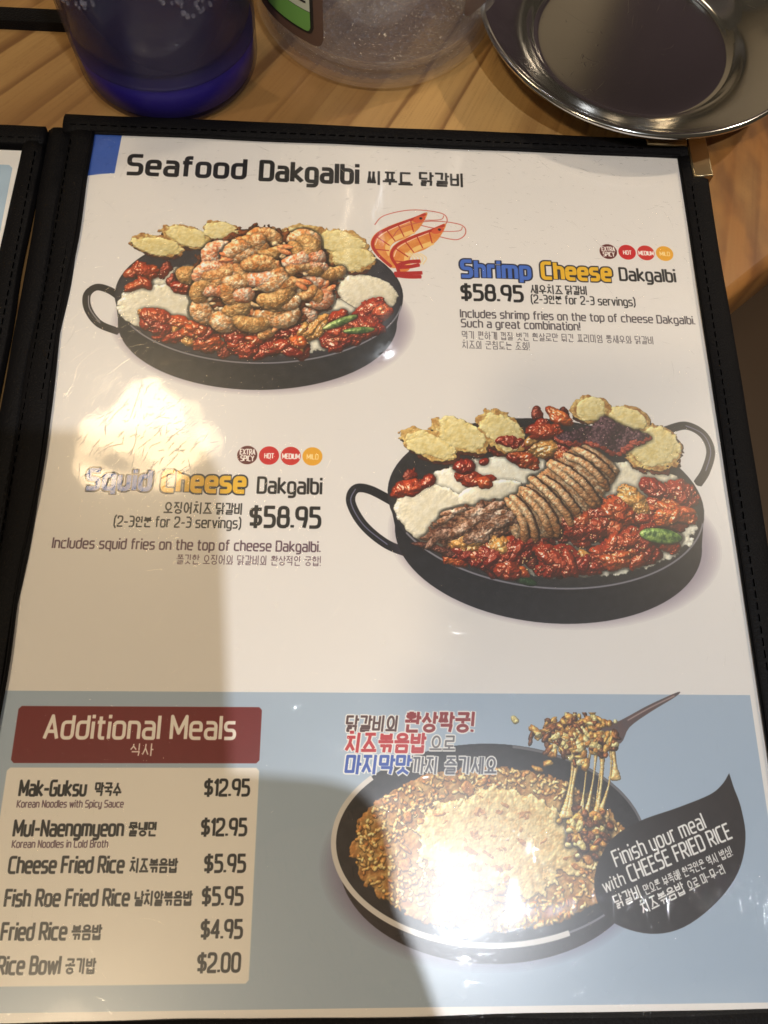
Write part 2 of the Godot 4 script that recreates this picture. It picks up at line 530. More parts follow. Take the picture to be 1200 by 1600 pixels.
func paint_page() -> ImageTexture:
	pw = int(PW * S)
	ph = int(PH * S)
	var base := Image.create_empty(pw, ph, false, Image.FORMAT_RGB8)
	base.fill(Color(0.905, 0.885, 0.865))
	base.fill_rect(Rect2i(0, int(199.0 * S), int(215.4 * S), int(79.0 * S)), Color(0.655, 0.72, 0.785))
	pix = base.get_data()
	rng.seed = 11
	noise.seed = 4
	noise.frequency = 0.035
	noise.fractal_octaves = 3
	noise_b.seed = 9
	noise_b.frequency = 0.06
	noise_b.fractal_octaves = 2
	var ink := Color(0.055, 0.045, 0.055)
	# heading
	fill(spline([Vector2(-1, -1), Vector2(11.2, -1), Vector2(10.8, 8), Vector2(10.4, 17.4), Vector2(6, 17.9), Vector2(-1, 19.4)], 1), Color(0.20, 0.36, 0.70))
	write("Seafood", 14.2, 17.2, 43.0, 8.0, [[1.65, ink]], 0.0, 0.0, 3.2)
	write("Dakgalbi", 61.5, 17.6, 36.4, 8.0, [[1.65, ink]], 0.0, 0.0, 3.2)
	write("씨푸드", 100.6, 17.7, 16.6, 5.8, [[0.85, ink]])
	write("닭갈비", 119.6, 17.3, 16.6, 5.8, [[0.85, ink]])
	# first dish
	badges(187.4, 43.7)
	var edge := Color(0.07, 0.08, 0.16)
	write("Shrimp", 133.6, 56.0, 25.3, 6.3, [[2.5, edge], [1.5, Color(0.27, 0.43, 0.78)]], 0, 0, 3.4)
	write("Cheese", 162.2, 55.7, 25.6, 6.3, [[2.5, edge], [1.5, Color(0.92, 0.72, 0.16)]], 0, 0, 3.4)
	write("Dakgalbi", 190.2, 55.5, 20.6, 5.0, [[0.80, ink]])
	write("$58.95", 133.4, 65.5, 22.2, 6.0, [[1.1, ink]])
	write("새우치즈", 158.1, 62.1, 11.3, 3.5, [[0.42, ink]])
	write("닭갈비", 170.4, 62.0, 7.8, 3.5, [[0.42, ink]])
	write("(2-3인분 for 2-3 servings)", 158.0, 66.0, 37.0, 3.2, [[0.42, ink]])
	var grey := Color(0.30, 0.27, 0.29)
	write("Includes shrimp fries on the top of cheese Dakgalbi.", 133.0, 72.6, 82.4, 3.0, [[0.46, grey]])
	write("Such a great combination!", 133.2, 76.4, 41.4, 3.0, [[0.46, grey]])
	write("먹기 편하게 껍질 벗긴 흰살로만 튀긴 프리미엄 통새우와 닭갈비", 133.4, 81.0, 66.3, 3.0, [[0.23, grey]])
	write("치즈의 군침도는 조화!", 133.4, 84.7, 23.0, 3.0, [[0.23, grey]])
	# second dish
	badges(63.7, 125.5)
	write("Squid", 14.6, 137.6, 20.3, 6.0, [[2.5, edge], [1.5, Color(0.27, 0.43, 0.78)]], 0, 0, 3.4)
	write("Cheese", 37.6, 137.8, 26.4, 6.2, [[2.5, edge], [1.5, Color(0.92, 0.72, 0.16)]], 0, 0, 3.4)
	write("Dakgalbi", 67.2, 138.0, 20.4, 5.0, [[0.80, ink]])
	write("오징어치즈", 39.2, 145.2, 14.6, 3.6, [[0.42, ink]])
	write("닭갈비", 55.0, 145.2, 8.2, 3.6, [[0.42, ink]])
	write("(2-3인분 for 2-3 servings)", 24.6, 149.7, 38.5, 3.2, [[0.42, ink]])
	write("$58.95", 65.4, 149.0, 22.2, 6.2, [[1.1, ink]])
	var plum := Color(0.36, 0.25, 0.30)
	write("Includes squid fries on the top of cheese Dakgalbi.", 7.2, 156.8, 80.4, 3.1, [[0.46, plum]])
	write("쫄깃한 오징어와 닭갈비의 환상적인 궁합!", 44.5, 161.2, 43.2, 2.9, [[0.23, plum]])
	# extra meals
	fill(spline([Vector2(4.6, 203.9), Vector2(5.4, 203.1), Vector2(71.5, 203.1), Vector2(72.3, 203.9), Vector2(72.3, 217.5), Vector2(71.5, 218.3), Vector2(5.4, 218.3), Vector2(4.6, 217.5)], 1), Color(0.47, 0.12, 0.12), 0.25, Color(0.44, 0.11, 0.115))
	var cream := Color(0.94, 0.91, 0.87)
	write("Additional Meals", 12.2, 211.6, 53.2, 5.9, [[0.98, cream]])
	write("식사", 36.4, 216.2, 6.2, 3.2, [[0.36, cream]])
	fill(spline([Vector2(3.9, 220.3), Vector2(4.7, 219.5), Vector2(71.6, 219.5), Vector2(72.4, 220.3), Vector2(72.4, 271.2), Vector2(71.6, 272.0), Vector2(4.7, 272.0), Vector2(3.9, 271.2)], 1), Color(0.925, 0.90, 0.865))
	var rows := [
		["Mak-Guksu", 7.8, 18.1, "막국수", 28.0, 7.2, "$12.95", 57.5, 12.6, 226.6], ["Mul-Naengmyeon", 7.8, 29.2, "물냉면", 38.1, 7.6, "$12.95", 57.4, 12.5, 236.7],
		["Cheese Fried Rice", 7.9, 30.2, "치즈볶음밥", 39.4, 12.5, "$5.95", 58.9, 11.2, 245.7], ["Fish Roe Fried Rice", 8.1, 32.2, "날치알볶음밥", 41.4, 15.0, "$5.95", 58.9, 11.0, 253.6],
		["Fried Rice", 8.4, 16.8, "볶음밥", 26.2, 7.6, "$4.95", 59.2, 11.0, 261.4], ["Rice Bowl", 8.6, 16.0, "공기밥", 25.6, 7.6, "$2.00", 58.9, 11.2, 269.1],
	]
	for row in rows:
		write(row[0], row[1], row[9], row[2], 3.7, [[0.66, ink]])
		write(row[3], row[4], row[9], row[5], 3.3, [[0.48, ink]])
		write(row[6], row[7], row[9], row[8], 4.0, [[0.70, ink]])
	write("Korean Noodles with Spicy Sauce", 7.8, 229.6, 28.4, 1.7, [[0.26, plum]])
	write("Korean Noodles in Cold Broth", 8.0, 239.6, 25.2, 1.7, [[0.26, plum]])
	pan_one()
	pan_two()
	pan_three()
	var im := Image.create_from_data(pw, ph, false, Image.FORMAT_RGB8, pix)
	return ImageTexture.create_from_image(im)


func pan_one() -> void:
	var c := Vector2(64.8, 66.0)
	line_mm([Vector2(18.5, 82.0), Vector2(12.0, 79.2), Vector2(7.8, 73.6), Vector2(6.9, 68.2), Vector2(9.6, 65.2), Vector2(14.0, 66.2), Vector2(18.0, 69.0)], 2.6, Color(0.10, 0.09, 0.10))
	line_mm([Vector2(12.4, 79.0), Vector2(8.4, 73.6), Vector2(7.4, 68.6)], 0.35, Color(0.62, 0.60, 0.62))
	pan(c, 48.8, 26.8, 10.6, -0.02, Color(0.13, 0.125, 0.13), Color(0.17, 0.16, 0.18), 2.0)
	food_begin(10, 30, 120, 100)
	var keep := func(p: Vector2) -> bool: return inside_pan(p, Vector2(64.8, 65.6), 46.4, 24.8)
	# melted cheese all over, thicker left and right
	lump(64.8, 70.5, 44.6, 19.0, 0.0, -1.4, 1.2, Color(1.0, 0.985, 0.91), Color(0.97, 0.94, 0.84), 0.05, 0.2, 0.02, 0.12)
	lump(33, 73, 16, 9.5, 0.15, 0.0, 1.2, Color(0.95, 0.92, 0.83), Color(0.92, 0.88, 0.76), 0.07, 0.25, 0.02, 0.2)
	lump(101, 64, 11, 7.0, 0.25, 0.0, 1.2, Color(0.95, 0.92, 0.83), Color(0.92, 0.88, 0.76), 0.07, 0.25, 0.02, 0.2)
	for f in [[28, 47.5, 9.5, 4.2, 0.25], [38, 43.5, 9.6, 4.4, 0.30], [51, 41.5, 8.2, 4.4, 0.45], [78, 41.5, 8.6, 5.2, -0.1], [92, 43.5, 9.2, 5.4, 0.2], [95, 50.0, 9.0, 6.0, 0.1]]:
		fritter(f[0], f[1], f[2], f[3], f[4], 2.0 + f[0] * 0.004)
	red_chicken(10, Vector2(20, 57), Vector2(42, 64), keep, 0.8, 0.8)
	var front := func(p: Vector2) -> bool: return inside_pan(p, Vector2(64.8, 65.6), 44.4, 23.2) and p.y > 75.5 + 2.5 * sin((p.x - 30) * 0.12) - maxf(0, p.x - 86) * 0.5
	red_chicken(60, Vector2(28, 62), Vector2(111, 91), front, 0.9)
	lump(92, 76, 6.5, 1.4, -0.45, 6.6, 0.9, Color(0.22, 0.34, 0.14), Color(0.62, 0.68, 0.40), 0.1, 0.4, 0.1)
	lump(98.5, 79, 5.5, 1.3, -0.12, 6.0, 0.9, Color(0.22, 0.34, 0.14), Color(0.50, 0.58, 0.30), 0.1, 0.4, 0.1)
	sesame(130, Vector2(34, 74), Vector2(108, 91), front)
	# the tall heap of battered prawns
	var floury := [[Color(0.80, 0.52, 0.28), Color(0.98, 0.90, 0.76)], [Color(0.74, 0.46, 0.22), Color(0.95, 0.80, 0.58)], [Color(0.88, 0.50, 0.30), Color(0.99, 0.93, 0.84)], [Color(0.68, 0.47, 0.24), Color(0.90, 0.74, 0.50)]]
	var heap := Vector2(66, 59.5)
	lump(heap.x, heap.y, 25.5, 21.5, 0, 1.5, 6.5, Color(0.44, 0.22, 0.10), Color(0.62, 0.36, 0.18), 0.12, 0.05, 0.4)
	for k in 60:
		var ring := sqrt((k + 0.5) / 60.0)
		var p := heap + Vector2(cos(k * 2.4) * 22.0, sin(k * 2.4) * 19.0) * ring + Vector2(rng.randfn(), rng.randfn()) * 2.2
		var foot := 1.6 + 8.5 * sqrt(maxf(0.0, 1.0 - ring * ring)) + rng.randf_range(0.0, 1.2)
		var tone: Array = floury[k % 4]
		var from := rng.randf() * TAU
		curl(p, rng.randf_range(3.0, 6.4), from, from + rng.randf_range(1.2, 3.6), rng.randf_range(1.8, 3.7), foot, tone[0], tone[1])
		if k % 5 == 0:
			for f in 2:
				var a := from + (f - 1) * 0.35
				lump(p.x + cos(a) * 7.0, p.y + sin(a) * 5.2, 2.8, 1.1, a, foot + 1.6, 0.7, Color(0.84, 0.44, 0.24), Color(0.93, 0.66, 0.44), 0.2, 0.15, 0.2)
	for k in 120:
		# clots of batter
		var a := rng.randf() * TAU
		var ring := sqrt(rng.randf())
		lump(heap.x + cos(a) * 22.0 * ring, heap.y + sin(a) * 18.0 * ring, rng.randf_range(0.7, 1.8), rng.randf_range(0.5, 1.2), rng.randf() * TAU, 4.0 + 6.6 * sqrt(1.0 - ring * ring), 1.0, Color(0.86, 0.70, 0.48), Color(0.97, 0.90, 0.78), 0.5, 0.05, 0.4)
	food_end(0.9)
	# the drawn pair of prawns
	var shell := Color(0.86, 0.50, 0.22)
	var red := Color(0.72, 0.16, 0.11)
	var pale := Color(0.95, 0.78, 0.46)
	for b in [Vector2(0, 0), Vector2(6.6, 4.6)]:
		# whiskers, body, belly, plates, tail
		line_mm([Vector2(118, 34.6) + b, Vector2(126, 36.2) + b, Vector2(129.5, 33.2) + b, Vector2(127.6, 29.6) + b, Vector2(117, 28.6) + b, Vector2(107, 31.5) + b, Vector2(103.6, 35.6) + b], 0.35, Color(0.78, 0.36, 0.30))
		line_mm([Vector2(119, 33) + b, Vector2(127, 32.4) + b, Vector2(128.4, 30.6) + b], 0.3, Color(0.78, 0.40, 0.34))
		var body := [Vector2(122.6, 29.6) + b, Vector2(117.4, 32.0) + b, Vector2(109.6, 35.6) + b, Vector2(104.0, 39.4) + b, Vector2(102.2, 44.0) + b, Vector2(104.2, 48.4) + b, Vector2(109.4, 53.6) + b * 0.4, Vector2(112.4, 52.0) + b * 0.5, Vector2(109.2, 46.6) + b, Vector2(110.4, 43.2) + b, Vector2(115.2, 40.6) + b, Vector2(119.6, 36.4) + b]
		fill(spline(body), shell, 0.9, Color(0.90, 0.62, 0.30))
		line_mm([Vector2(117.4, 38.0) + b, Vector2(111.2, 41.0) + b, Vector2(108.2, 44.6) + b, Vector2(109.0, 48.0) + b], 1.7, pale)
		line_mm([Vector2(121.8, 30.2) + b, Vector2(117.2, 32.6) + b, Vector2(109.8, 36.2) + b, Vector2(104.6, 39.8) + b, Vector2(102.9, 44.0) + b, Vector2(104.8, 48.2) + b, Vector2(109.4, 53.0) + b * 0.4], 1.1, red)
		line_mm([Vector2(116.6, 33.5) + b, Vector2(110.2, 36.9) + b, Vector2(105.4, 40.4) + b, Vector2(103.8, 44.2) + b], 0.3, Color(0.98, 0.84, 0.76))
		for s in [[116.4, 33.2, 117.4, 38.0], [112.0, 35.4, 114.0, 40.2], [107.8, 37.6, 110.8, 42.2], [104.4, 40.8, 108.8, 44.2], [103.6, 46.0, 108.6, 46.4]]:
			line_mm([Vector2(s[0], s[1]) + b, Vector2(s[2], s[3]) + b], 0.4, red)
		fill(ellipse(119.6 + b.x, 32.6 + b.y, 2.4, 1.3, -0.4), Color(0.84, 0.36, 0.20))
		fill(ellipse(120.2 + b.x, 32.2 + b.y, 0.55, 0.5), Color(0.10, 0.06, 0.06))
	for k in 5:
		line_mm([Vector2(114.5 + k * 1.3, 47.2), Vector2(117.0 + k * 1.2, 49.0), Vector2(116.6 + k * 1.0, 51.6)], 0.5, Color(0.93, 0.84, 0.66))
	for t in [[Vector2(111.6, 52.6), Vector2(115.0, 51.0), Vector2(119.4, 50.4)], [Vector2(112.2, 53.2), Vector2(116.0, 52.8), Vector2(119.0, 52.0)], [Vector2(110.8, 55.8), Vector2(115.0, 55.6), Vector2(120.0, 55.2)], [Vector2(111.2, 56.6), Vector2(115.6, 57.0), Vector2(119.6, 56.8)]]:
		line_mm(t, 1.5, Color(0.70, 0.13, 0.12))


func pan_two() -> void:
	var c := Vector2(158.7, 139.0)
	var iron := Color(0.075, 0.075, 0.10)
	for h in [[Vector2(116.6, 157.4), Vector2(108, 154.2), Vector2(100.6, 148.0), Vector2(96.6, 140.6), Vector2(98.0, 136.2), Vector2(102.6, 136.4), Vector2(109.8, 140.2)], [Vector2(200.4, 113.4), Vector2(207.0, 111.6), Vector2(212.4, 114.6), Vector2(214.2, 120.6), Vector2(211.6, 127.6), Vector2(208.6, 131.8)]]:
		line_mm(h, 2.9, iron)
		line_mm(h.slice(1, 5), 0.35, Color(0.45, 0.45, 0.55))
	pan(c, 50.6, 28.6, 11.6, 0.05, iron, Color(0.13, 0.125, 0.13), 2.0)
	food_begin(104, 96, 212, 170)
	var keep := func(p: Vector2) -> bool: return inside_pan(p, Vector2(158.7, 138.4), 45.0, 25.0)
	lump(160.0, 143.5, 46.2, 20.4, 0.04, -1.4, 1.2, Color(1.0, 0.985, 0.91), Color(0.97, 0.94, 0.84), 0.05, 0.2, 0.02, 0.12)
	lump(124, 145, 14.5, 10.0, 0.5, 0.0, 1.2, Color(0.95, 0.92, 0.83), Color(0.92, 0.88, 0.76), 0.07, 0.25, 0.02, 0.2)
	lump(140, 138, 12, 5.0, -0.3, 0.0, 1.2, Color(0.95, 0.92, 0.83), Color(0.92, 0.88, 0.76), 0.07, 0.25, 0.02, 0.2)
	lump(190, 134.5, 16.5, 9.0, 0.2, 0.0, 1.2, Color(0.95, 0.92, 0.83), Color(0.92, 0.88, 0.76), 0.07, 0.25, 0.02, 0.2)
	var left := func(p: Vector2) -> bool: return keep.call(p) and p.y < 136.5 - (p.x - 112) * 0.20 + 2.5 and p.x > 112
	red_chicken(24, Vector2(112, 112), Vector2(168, 140), left, -0.6, 0.85)
	for f in [[121.5, 120.5, 10.0, 5.0, 0.40], [131.5, 117.0, 10.2, 5.4, 0.45], [145, 115.0, 9.0, 6.6, 0.75], [175.5, 106.5, 7.0, 5.0, -0.1], [188, 109.5, 7.6, 4.8, 0.2], [195, 120.0, 9.8, 8.4, -0.25]]:
		fritter(f[0], f[1], f[2], f[3], f[4], 2.0 + f[0] * 0.003)
	red_chicken(5, Vector2(153, 108), Vector2(166, 118), func(_p: Vector2) -> bool: return true, 2.4, 0.8)
	var front := func(p: Vector2) -> bool: return inside_pan(p, Vector2(158.7, 138.4), 44.2, 24.2) and (p.y > 152.0 - maxf(0.0, p.x - 152.0) * 0.42 + maxf(0.0, 132.0 - p.x) * 0.35) and (p.y > 134.0)
	red_chicken(74, Vector2(118, 132), Vector2(207, 166), front, 0.9, 1.08)
	lump(194, 150.0, 6.8, 2.5, 0.10, 6.4, 0.9, Color(0.16, 0.30, 0.12), Color(0.50, 0.62, 0.28), 0.06, 0.5, 0.1, 0.3)
	lump(150, 165.0, 4.0, 1.4, 0.3, 2.2, 0.6, Color(0.08, 0.16, 0.10), Color(0.14, 0.26, 0.14), 0.1, 0.3, 0.1)
	sesame(190, Vector2(128, 136), Vector2(206, 165), front)
	# squid: sliced body, skin flap and dark fried tentacles
	var tan_a := Color(0.70, 0.47, 0.28)
	var tan_b := Color(0.93, 0.82, 0.66)
	var b0 := Vector2(147.5, 146.0)
	var b1 := Vector2(156, 144.5)
	var b2 := Vector2(168, 134)
	var b3 := Vector2(176.5, 123.5)
	for k in 46:
		var t := k / 45.0
		var p := b0.bezier_interpolate(b1, b2, b3, t)
		var w := 5.6 + 4.0 * sin(PI * clampf(0.08 + t * 0.72, 0, 1))
		lump(p.x, p.y, 1.9, w, b0.bezier_derivative(b1, b2, b3, t).angle(), 2.6 + t * 0.5, 3.0, tan_a, tan_b, 0.12, 0.08, 0.35)
	for k in 10:
		# cuts across the body, curling open
		var t := 0.10 + 0.86 * clampf((k + rng.randf_range(-0.28, 0.28)) / 9.0, 0.0, 1.0)
		var p := b0.bezier_interpolate(b1, b2, b3, t)
		var w := (5.6 + 4.0 * sin(PI * clampf(0.08 + t * 0.72, 0, 1))) * rng.randf_range(0.9, 1.12)
		var bow := rng.randf_range(0.6, 2.6)
		var way := b0.bezier_derivative(b1, b2, b3, t).normalized()
		var lean := way.angle()
		var across := Vector2(-way.y, way.x)
		for f in 29:
			var u := f / 14.0 - 1.0
			var q := p + across * u * w * 0.95 - way * bow * u * u + Vector2(rng.randfn(), rng.randfn()) * 0.14
			var dome := 3.1 + t * 0.5 + 3.0 * sqrt(maxf(0.0, 1.0 - u * u))
			var burnt := clampf(u, 0, 1)
			var g := q + way * 1.15
			lump(g.x, g.y, 0.6, 1.1, lean, dome - 0.1, 0.35, Color(0.20, 0.09, 0.05), Color(0.36, 0.19, 0.11), 0.3, 0.05, 0.15)
			lump(q.x, q.y, 1.05 + rng.randf() * 0.25, 1.5, lean, dome + 0.1, 1.0, Color(0.76, 0.53, 0.33).lerp(Color(0.50, 0.28, 0.13), burnt), tan_b.lerp(Color(0.74, 0.50, 0.28), burnt), 0.16, 0.12, 0.3)
	lump(136, 147.0, 15.5, 6.6, -0.30, 2.6, 3.4, Color(0.32, 0.17, 0.11), Color(0.76, 0.57, 0.43), 0.30, 0.15, 0.8)
	for k in 30:
		var sft := rng.randf()
		var p := Vector2(123, 150).lerp(Vector2(148, 144), rng.randf()) + Vector2(rng.randf_range(-2, 2), rng.randfn() * 2.6)
		lump(p.x, p.y, rng.randf_range(2.6, 5.5), rng.randf_range(0.9, 2.2), -0.35 + rng.randfn() * 0.35, 4.6 + sft, 1.0, Color(0.26, 0.14, 0.10).lerp(Color(0.54, 0.34, 0.22), sft), Color(0.54, 0.38, 0.31).lerp(Color(0.92, 0.83, 0.74), sft), 0.5, 0.15, 0.5)
	for k in 7:
		lump(119 + k * 1.5, 153.4 + k * 0.5 + rng.randf(), 3.4, 1.0, 0.15, 3.0, 1.0, Color(0.20, 0.10, 0.09), Color(0.42, 0.22, 0.16), 0.4, 0.3, 0.4)
	# the dark skin flap, a four-cornered scrap
	var flap := spline([Vector2(163.0, 117.6), Vector2(170.0, 114.0), Vector2(176.0, 113.0), Vector2(180.0, 109.4), Vector2(184.5, 112.4), Vector2(190.0, 114.2), Vector2(194.6, 116.4), Vector2(188.0, 119.4), Vector2(182.0, 123.0), Vector2(176.0, 119.6), Vector2(168.0, 119.4)], 3)
	for k in 900:
		var p := Vector2(rng.randf_range(162, 195), rng.randf_range(109, 123.5))
		if Geometry2D.is_point_in_polygon(p, flap):
			var low := 0.5 * sin(p.x * 0.55 + p.y * 0.3)
			var rim := 0.0 if Geometry2D.is_point_in_polygon(p + Vector2(0, 1.1), flap) else 1.0
			lump(p.x, p.y, 1.1, 0.9, 0.4, 5.4 + low, 0.5, Color(0.17, 0.09, 0.115).lerp(Color(0.50, 0.16, 0.12), rim), Color(0.34, 0.22, 0.26).lerp(Color(0.62, 0.26, 0.18), rim), 0.2, 0.25, 0.3, 0.4)
	food_end(0.9)


func pan_three() -> void:
	var c := Vector2(136.5, 238.5)
	pan(c, 43.4, 25.6, 5.0, 0.0, Color(0.15, 0.12, 0.125), Color(0.16, 0.145, 0.15), -1.0)
	var lip := PackedVector2Array()
	for p in ellipse(c.x, c.y, 43.2, 25.4, 0.0, 1.1, PI + 0.7, 70):
		lip.append(p * S)
	stroke([lip], 1.4 * S, Color(0.86, 0.84, 0.82))
	lip.clear()
	for p in ellipse(c.x, c.y, 43.0, 25.2, 0.0, -1.4, 0.2, 50):
		lip.append(p * S)
	stroke([lip], 0.7 * S, Color(0.42, 0.41, 0.42))
	food_begin(92, 204, 182, 268)
	var keep := func(p: Vector2) -> bool: return inside_pan(p, c + Vector2(0, 1.5), 37.5, 20.5)
	lump(c.x, c.y + 1.5, 38.0, 20.6, 0.0, -0.6, 0.9, Color(0.76, 0.52, 0.28), Color(0.90, 0.74, 0.48), 0.06, 0.1, 0.15, 0.15)
	for k in 2200:
		var p := Vector2(rng.randf_range(97, 176), rng.randf_range(217, 262))
		if not keep.call(p) or inside_pan(p, c + Vector2(3, 0), 27, 13.5):
			continue
		var s := rng.randf()
		var a := Color(0.72, 0.44, 0.22).lerp(Color(0.92, 0.76, 0.48), s)
		var b := Color(0.78, 0.58, 0.30).lerp(Color(0.95, 0.88, 0.66), s)
		lump(p.x, p.y, rng.randf_range(0.45, 0.95), rng.randf_range(0.35, 0.55), rng.randf() * TAU, 0.4 + 0.3 * s, rng.randf_range(0.3, 0.5), a, b, 0.3, 0.25, 0.2)
	for k in 16:
		var a := k * 2.4
		lump(c.x + 3.0 + cos(a) * 19.0 * sqrt(k / 16.0), c.y + sin(a) * 9.0 * sqrt(k / 16.0), rng.randf_range(8, 13), rng.randf_range(5, 7), rng.randf_range(-0.4, 0.4), 0.6, 0.7, Color(0.94, 0.85, 0.60), Color(0.86, 0.70, 0.42), 0.34, 0.3, 0.10, 0.3)
	for k in 46:
		var a := rng.randf() * TAU
		var r := sqrt(rng.randf())
		lump(c.x + 2.0 + cos(a) * 29.0 * r, c.y + sin(a) * 15.0 * r, rng.randf_range(0.8, 3.4), rng.randf_range(0.5, 1.6), rng.randf_range(-0.6, 0.6), 0.95, 0.4, Color(0.70, 0.46, 0.24), Color(0.86, 0.66, 0.38), 0.7, 0.2, 0.15)
	# the stretched cheese and the lifted spoonful
	for s in [[161.4, 214, 157.0, 232, 0.8, 0.6], [163.4, 214, 158.4, 232, 0.9, -0.4], [164.6, 215, 161.4, 232, 0.35, 0.8], [166.4, 214, 162.4, 233, 0.3, -0.7], [167.8, 214, 163.6, 231, 0.5, 0.5], [169.6, 213, 165.4, 234, 0.9, 0.9], [170.6, 213, 166.0, 233, 0.35, -0.5], [172.0, 213, 167.4, 231, 0.45, 1.4], [172.2, 212, 172.6, 222, 1.1, 0.4]]:
		for k in 34:
			var t := k / 33.0
			lump(lerpf(s[0], s[2], t) + s[5] * sin(PI * t), lerpf(s[1], s[3], t), s[4] * (0.45 + 1.1 * pow(absf(t - 0.5) * 2.0, 2.0)), 0.8, 0.0, 3.0, 0.6, Color(0.86, 0.68, 0.38), Color(0.95, 0.86, 0.62), 0.25, 0.35, 0.1)
	for q in [[162.5, 211.0, 13.0, 8.0, 320], [163.5, 236, 7.5, 6.5, 70]]:
		for k in q[4]:
			var p := Vector2(q[0], q[1]) + Vector2(rng.randfn() * q[2] * 0.42, rng.randfn() * q[3] * 0.36)
			var s := rng.randf()
			var a := Color(0.30, 0.18, 0.10)
			var b := Color(0.62, 0.36, 0.18)
			if s > 0.3:
				a = Color(0.70, 0.46, 0.20)
				b = Color(0.88, 0.72, 0.38)
			if s > 0.7:
				a = Color(0.86, 0.78, 0.50)
				b = Color(0.92, 0.88, 0.66)
			lump(p.x, p.y, rng.randf_range(0.6, 1.9), rng.randf_range(0.5, 1.1), rng.randf() * TAU, 3.4 + rng.randf(), 0.8, a, b, 0.45, 0.3, 0.3)
	var steel := Color(0.34, 0.31, 0.32)
	fill(spline([Vector2(168.0, 205.6), Vector2(173.6, 206.8), Vector2(177.6, 205.4), Vector2(184.0, 202.2), Vector2(193.6, 198.2), Vector2(193.0, 199.4), Vector2(185.0, 203.8), Vector2(178.2, 208.2), Vector2(175.2, 212.6), Vector2(170.6, 212.6)], 4), steel, 0.6, Color(0.40, 0.30, 0.29))
	food_end(0.85)
	line_mm([Vector2(177.8, 206.2), Vector2(184.4, 202.8), Vector2(192.4, 199.2)], 0.4, Color(0.62, 0.54, 0.52))
	# slogans
	var cream := Color(0.93, 0.92, 0.90)
	var brown := Color(0.30, 0.17, 0.15)
	var red := Color(0.72, 0.12, 0.14)
	write("닭갈비의", 95.8, 209.4, 15.0, 4.2, [[1.3, cream], [0.62, brown]], 0.12)
	write("환상짝궁!", 112.6, 209.4, 20.0, 5.2, [[1.6, cream], [0.85, Color(0.56, 0.12, 0.12)]], 0.12)
	write("치즈볶음밥", 95.8, 215.0, 22.6, 5.0, [[1.6, cream], [0.85, red]], 0.12)
	write("으로", 119.8, 214.6, 7.2, 4.0, [[1.2, cream], [0.5, Color(0.42, 0.40, 0.40)]], 0.12)
	write("마지막맛", 95.8, 220.8, 18.4, 4.8, [[1.6, cream], [0.8, Color(0.16, 0.30, 0.66)]], 0.12)
	write("까지 즐기세요", 114.6, 220.8, 24.0, 4.4, [[1.3, cream], [0.55, Color(0.34, 0.34, 0.38)]], 0.12)
	# the leaf shaped note
	var leaf := [Vector2(178.2, 233.6), Vector2(189.7, 230.0), Vector2(199.3, 226.6), Vector2(203.4, 223.8), Vector2(205.7, 221.0), Vector2(205.9, 221.1), Vector2(206.6, 224.6), Vector2(207.9, 230.0), Vector2(208.0, 238.0), Vector2(204.6, 246.6), Vector2(197.4, 254.1), Vector2(187.6, 260.0), Vector2(178.4, 261.5), Vector2(169.4, 259.2), Vector2(165.0, 254.6), Vector2(164.6, 247.0), Vector2(169.6, 238.6)]
	fill(spline(leaf, 5), Color(0.20, 0.165, 0.155), 0.5, Color(0.16, 0.13, 0.125))
	write("Finish your meal", 170.5, 245.0, 28.6, 3.9, [[0.52, cream]], 0.05, 20.5)
	write("with", 166.8, 251.4, 6.6, 3.0, [[0.42, cream]], 0.05, 20.3)
	write("CHEESE FRIED RICE", 174.2, 248.7, 32.2, 3.8, [[0.55, cream]], 0.05, 20.3)
	write("닭갈비", 169.6, 255.3, 8.0, 3.2, [[0.42, cream]], 0.05, 21)
	write("만으론 부족해! 한국인은 역시 밥심!", 178.0, 252.0, 27.6, 2.4, [[0.28, cream]], 0.05, 21)
	write("치즈볶음밥", 176.8, 256.6, 13.4, 3.0, [[0.40, cream]], 0.05, 22.5)
	write("으로 마-무-리", 190.2, 251.1, 11.8, 2.4, [[0.30, cream]], 0.05, 22.5)


# ---------------------------------------------------------------- building
func numbered(called: String) -> String:
	if not has_node(called):
		return called
	var k := 1
	while has_node("%s_%03d" % [called, k]):
		k += 1
	return "%s_%03d" % [called, k]


func thing(called: String, label: String, category: String, at := Vector3.ZERO, group := "") -> Node3D:
	var o := Node3D.new()
	o.name = numbered(called)
	o.position = at
	add_child(o)
	o.set_meta("label", label)
	o.set_meta("category", category)
	if group:
		o.set_meta("group", group)
	return o


func part(called: String, mesh: Mesh, mat: Material, parent: Node3D, at := Vector3.ZERO) -> MeshInstance3D:
	var o := MeshInstance3D.new()
	o.name = called
	o.mesh = mesh
	o.material_override = mat
	o.position = at
	parent.add_child(o, true)
	return o


func commit(st: SurfaceTool) -> ArrayMesh:
	st.generate_normals()
	return st.commit()


# a sheet of points: rows x columns given by at(u, v), uv by the same u, v
func sheet(nu: int, nv: int, at: Callable, turn := false) -> ArrayMesh:
	var st := SurfaceTool.new()
	st.begin(Mesh.PRIMITIVE_TRIANGLES)
	for j in nv + 1:
		for i in nu + 1:
			var u := i / float(nu)
			var v := j / float(nv)
			st.set_uv(Vector2(u, v))
			st.add_vertex(at.call(u, v))
	for j in nv:
		for i in nu:
			var a := j * (nu + 1) + i
			var b := a + 1
			var c := a + nu + 1
			var d := c + 1
			for k in ([a, b, c, b, d, c] if not turn else [a, c, b, b, c, d]):
				st.add_index(k)
	return commit(st)


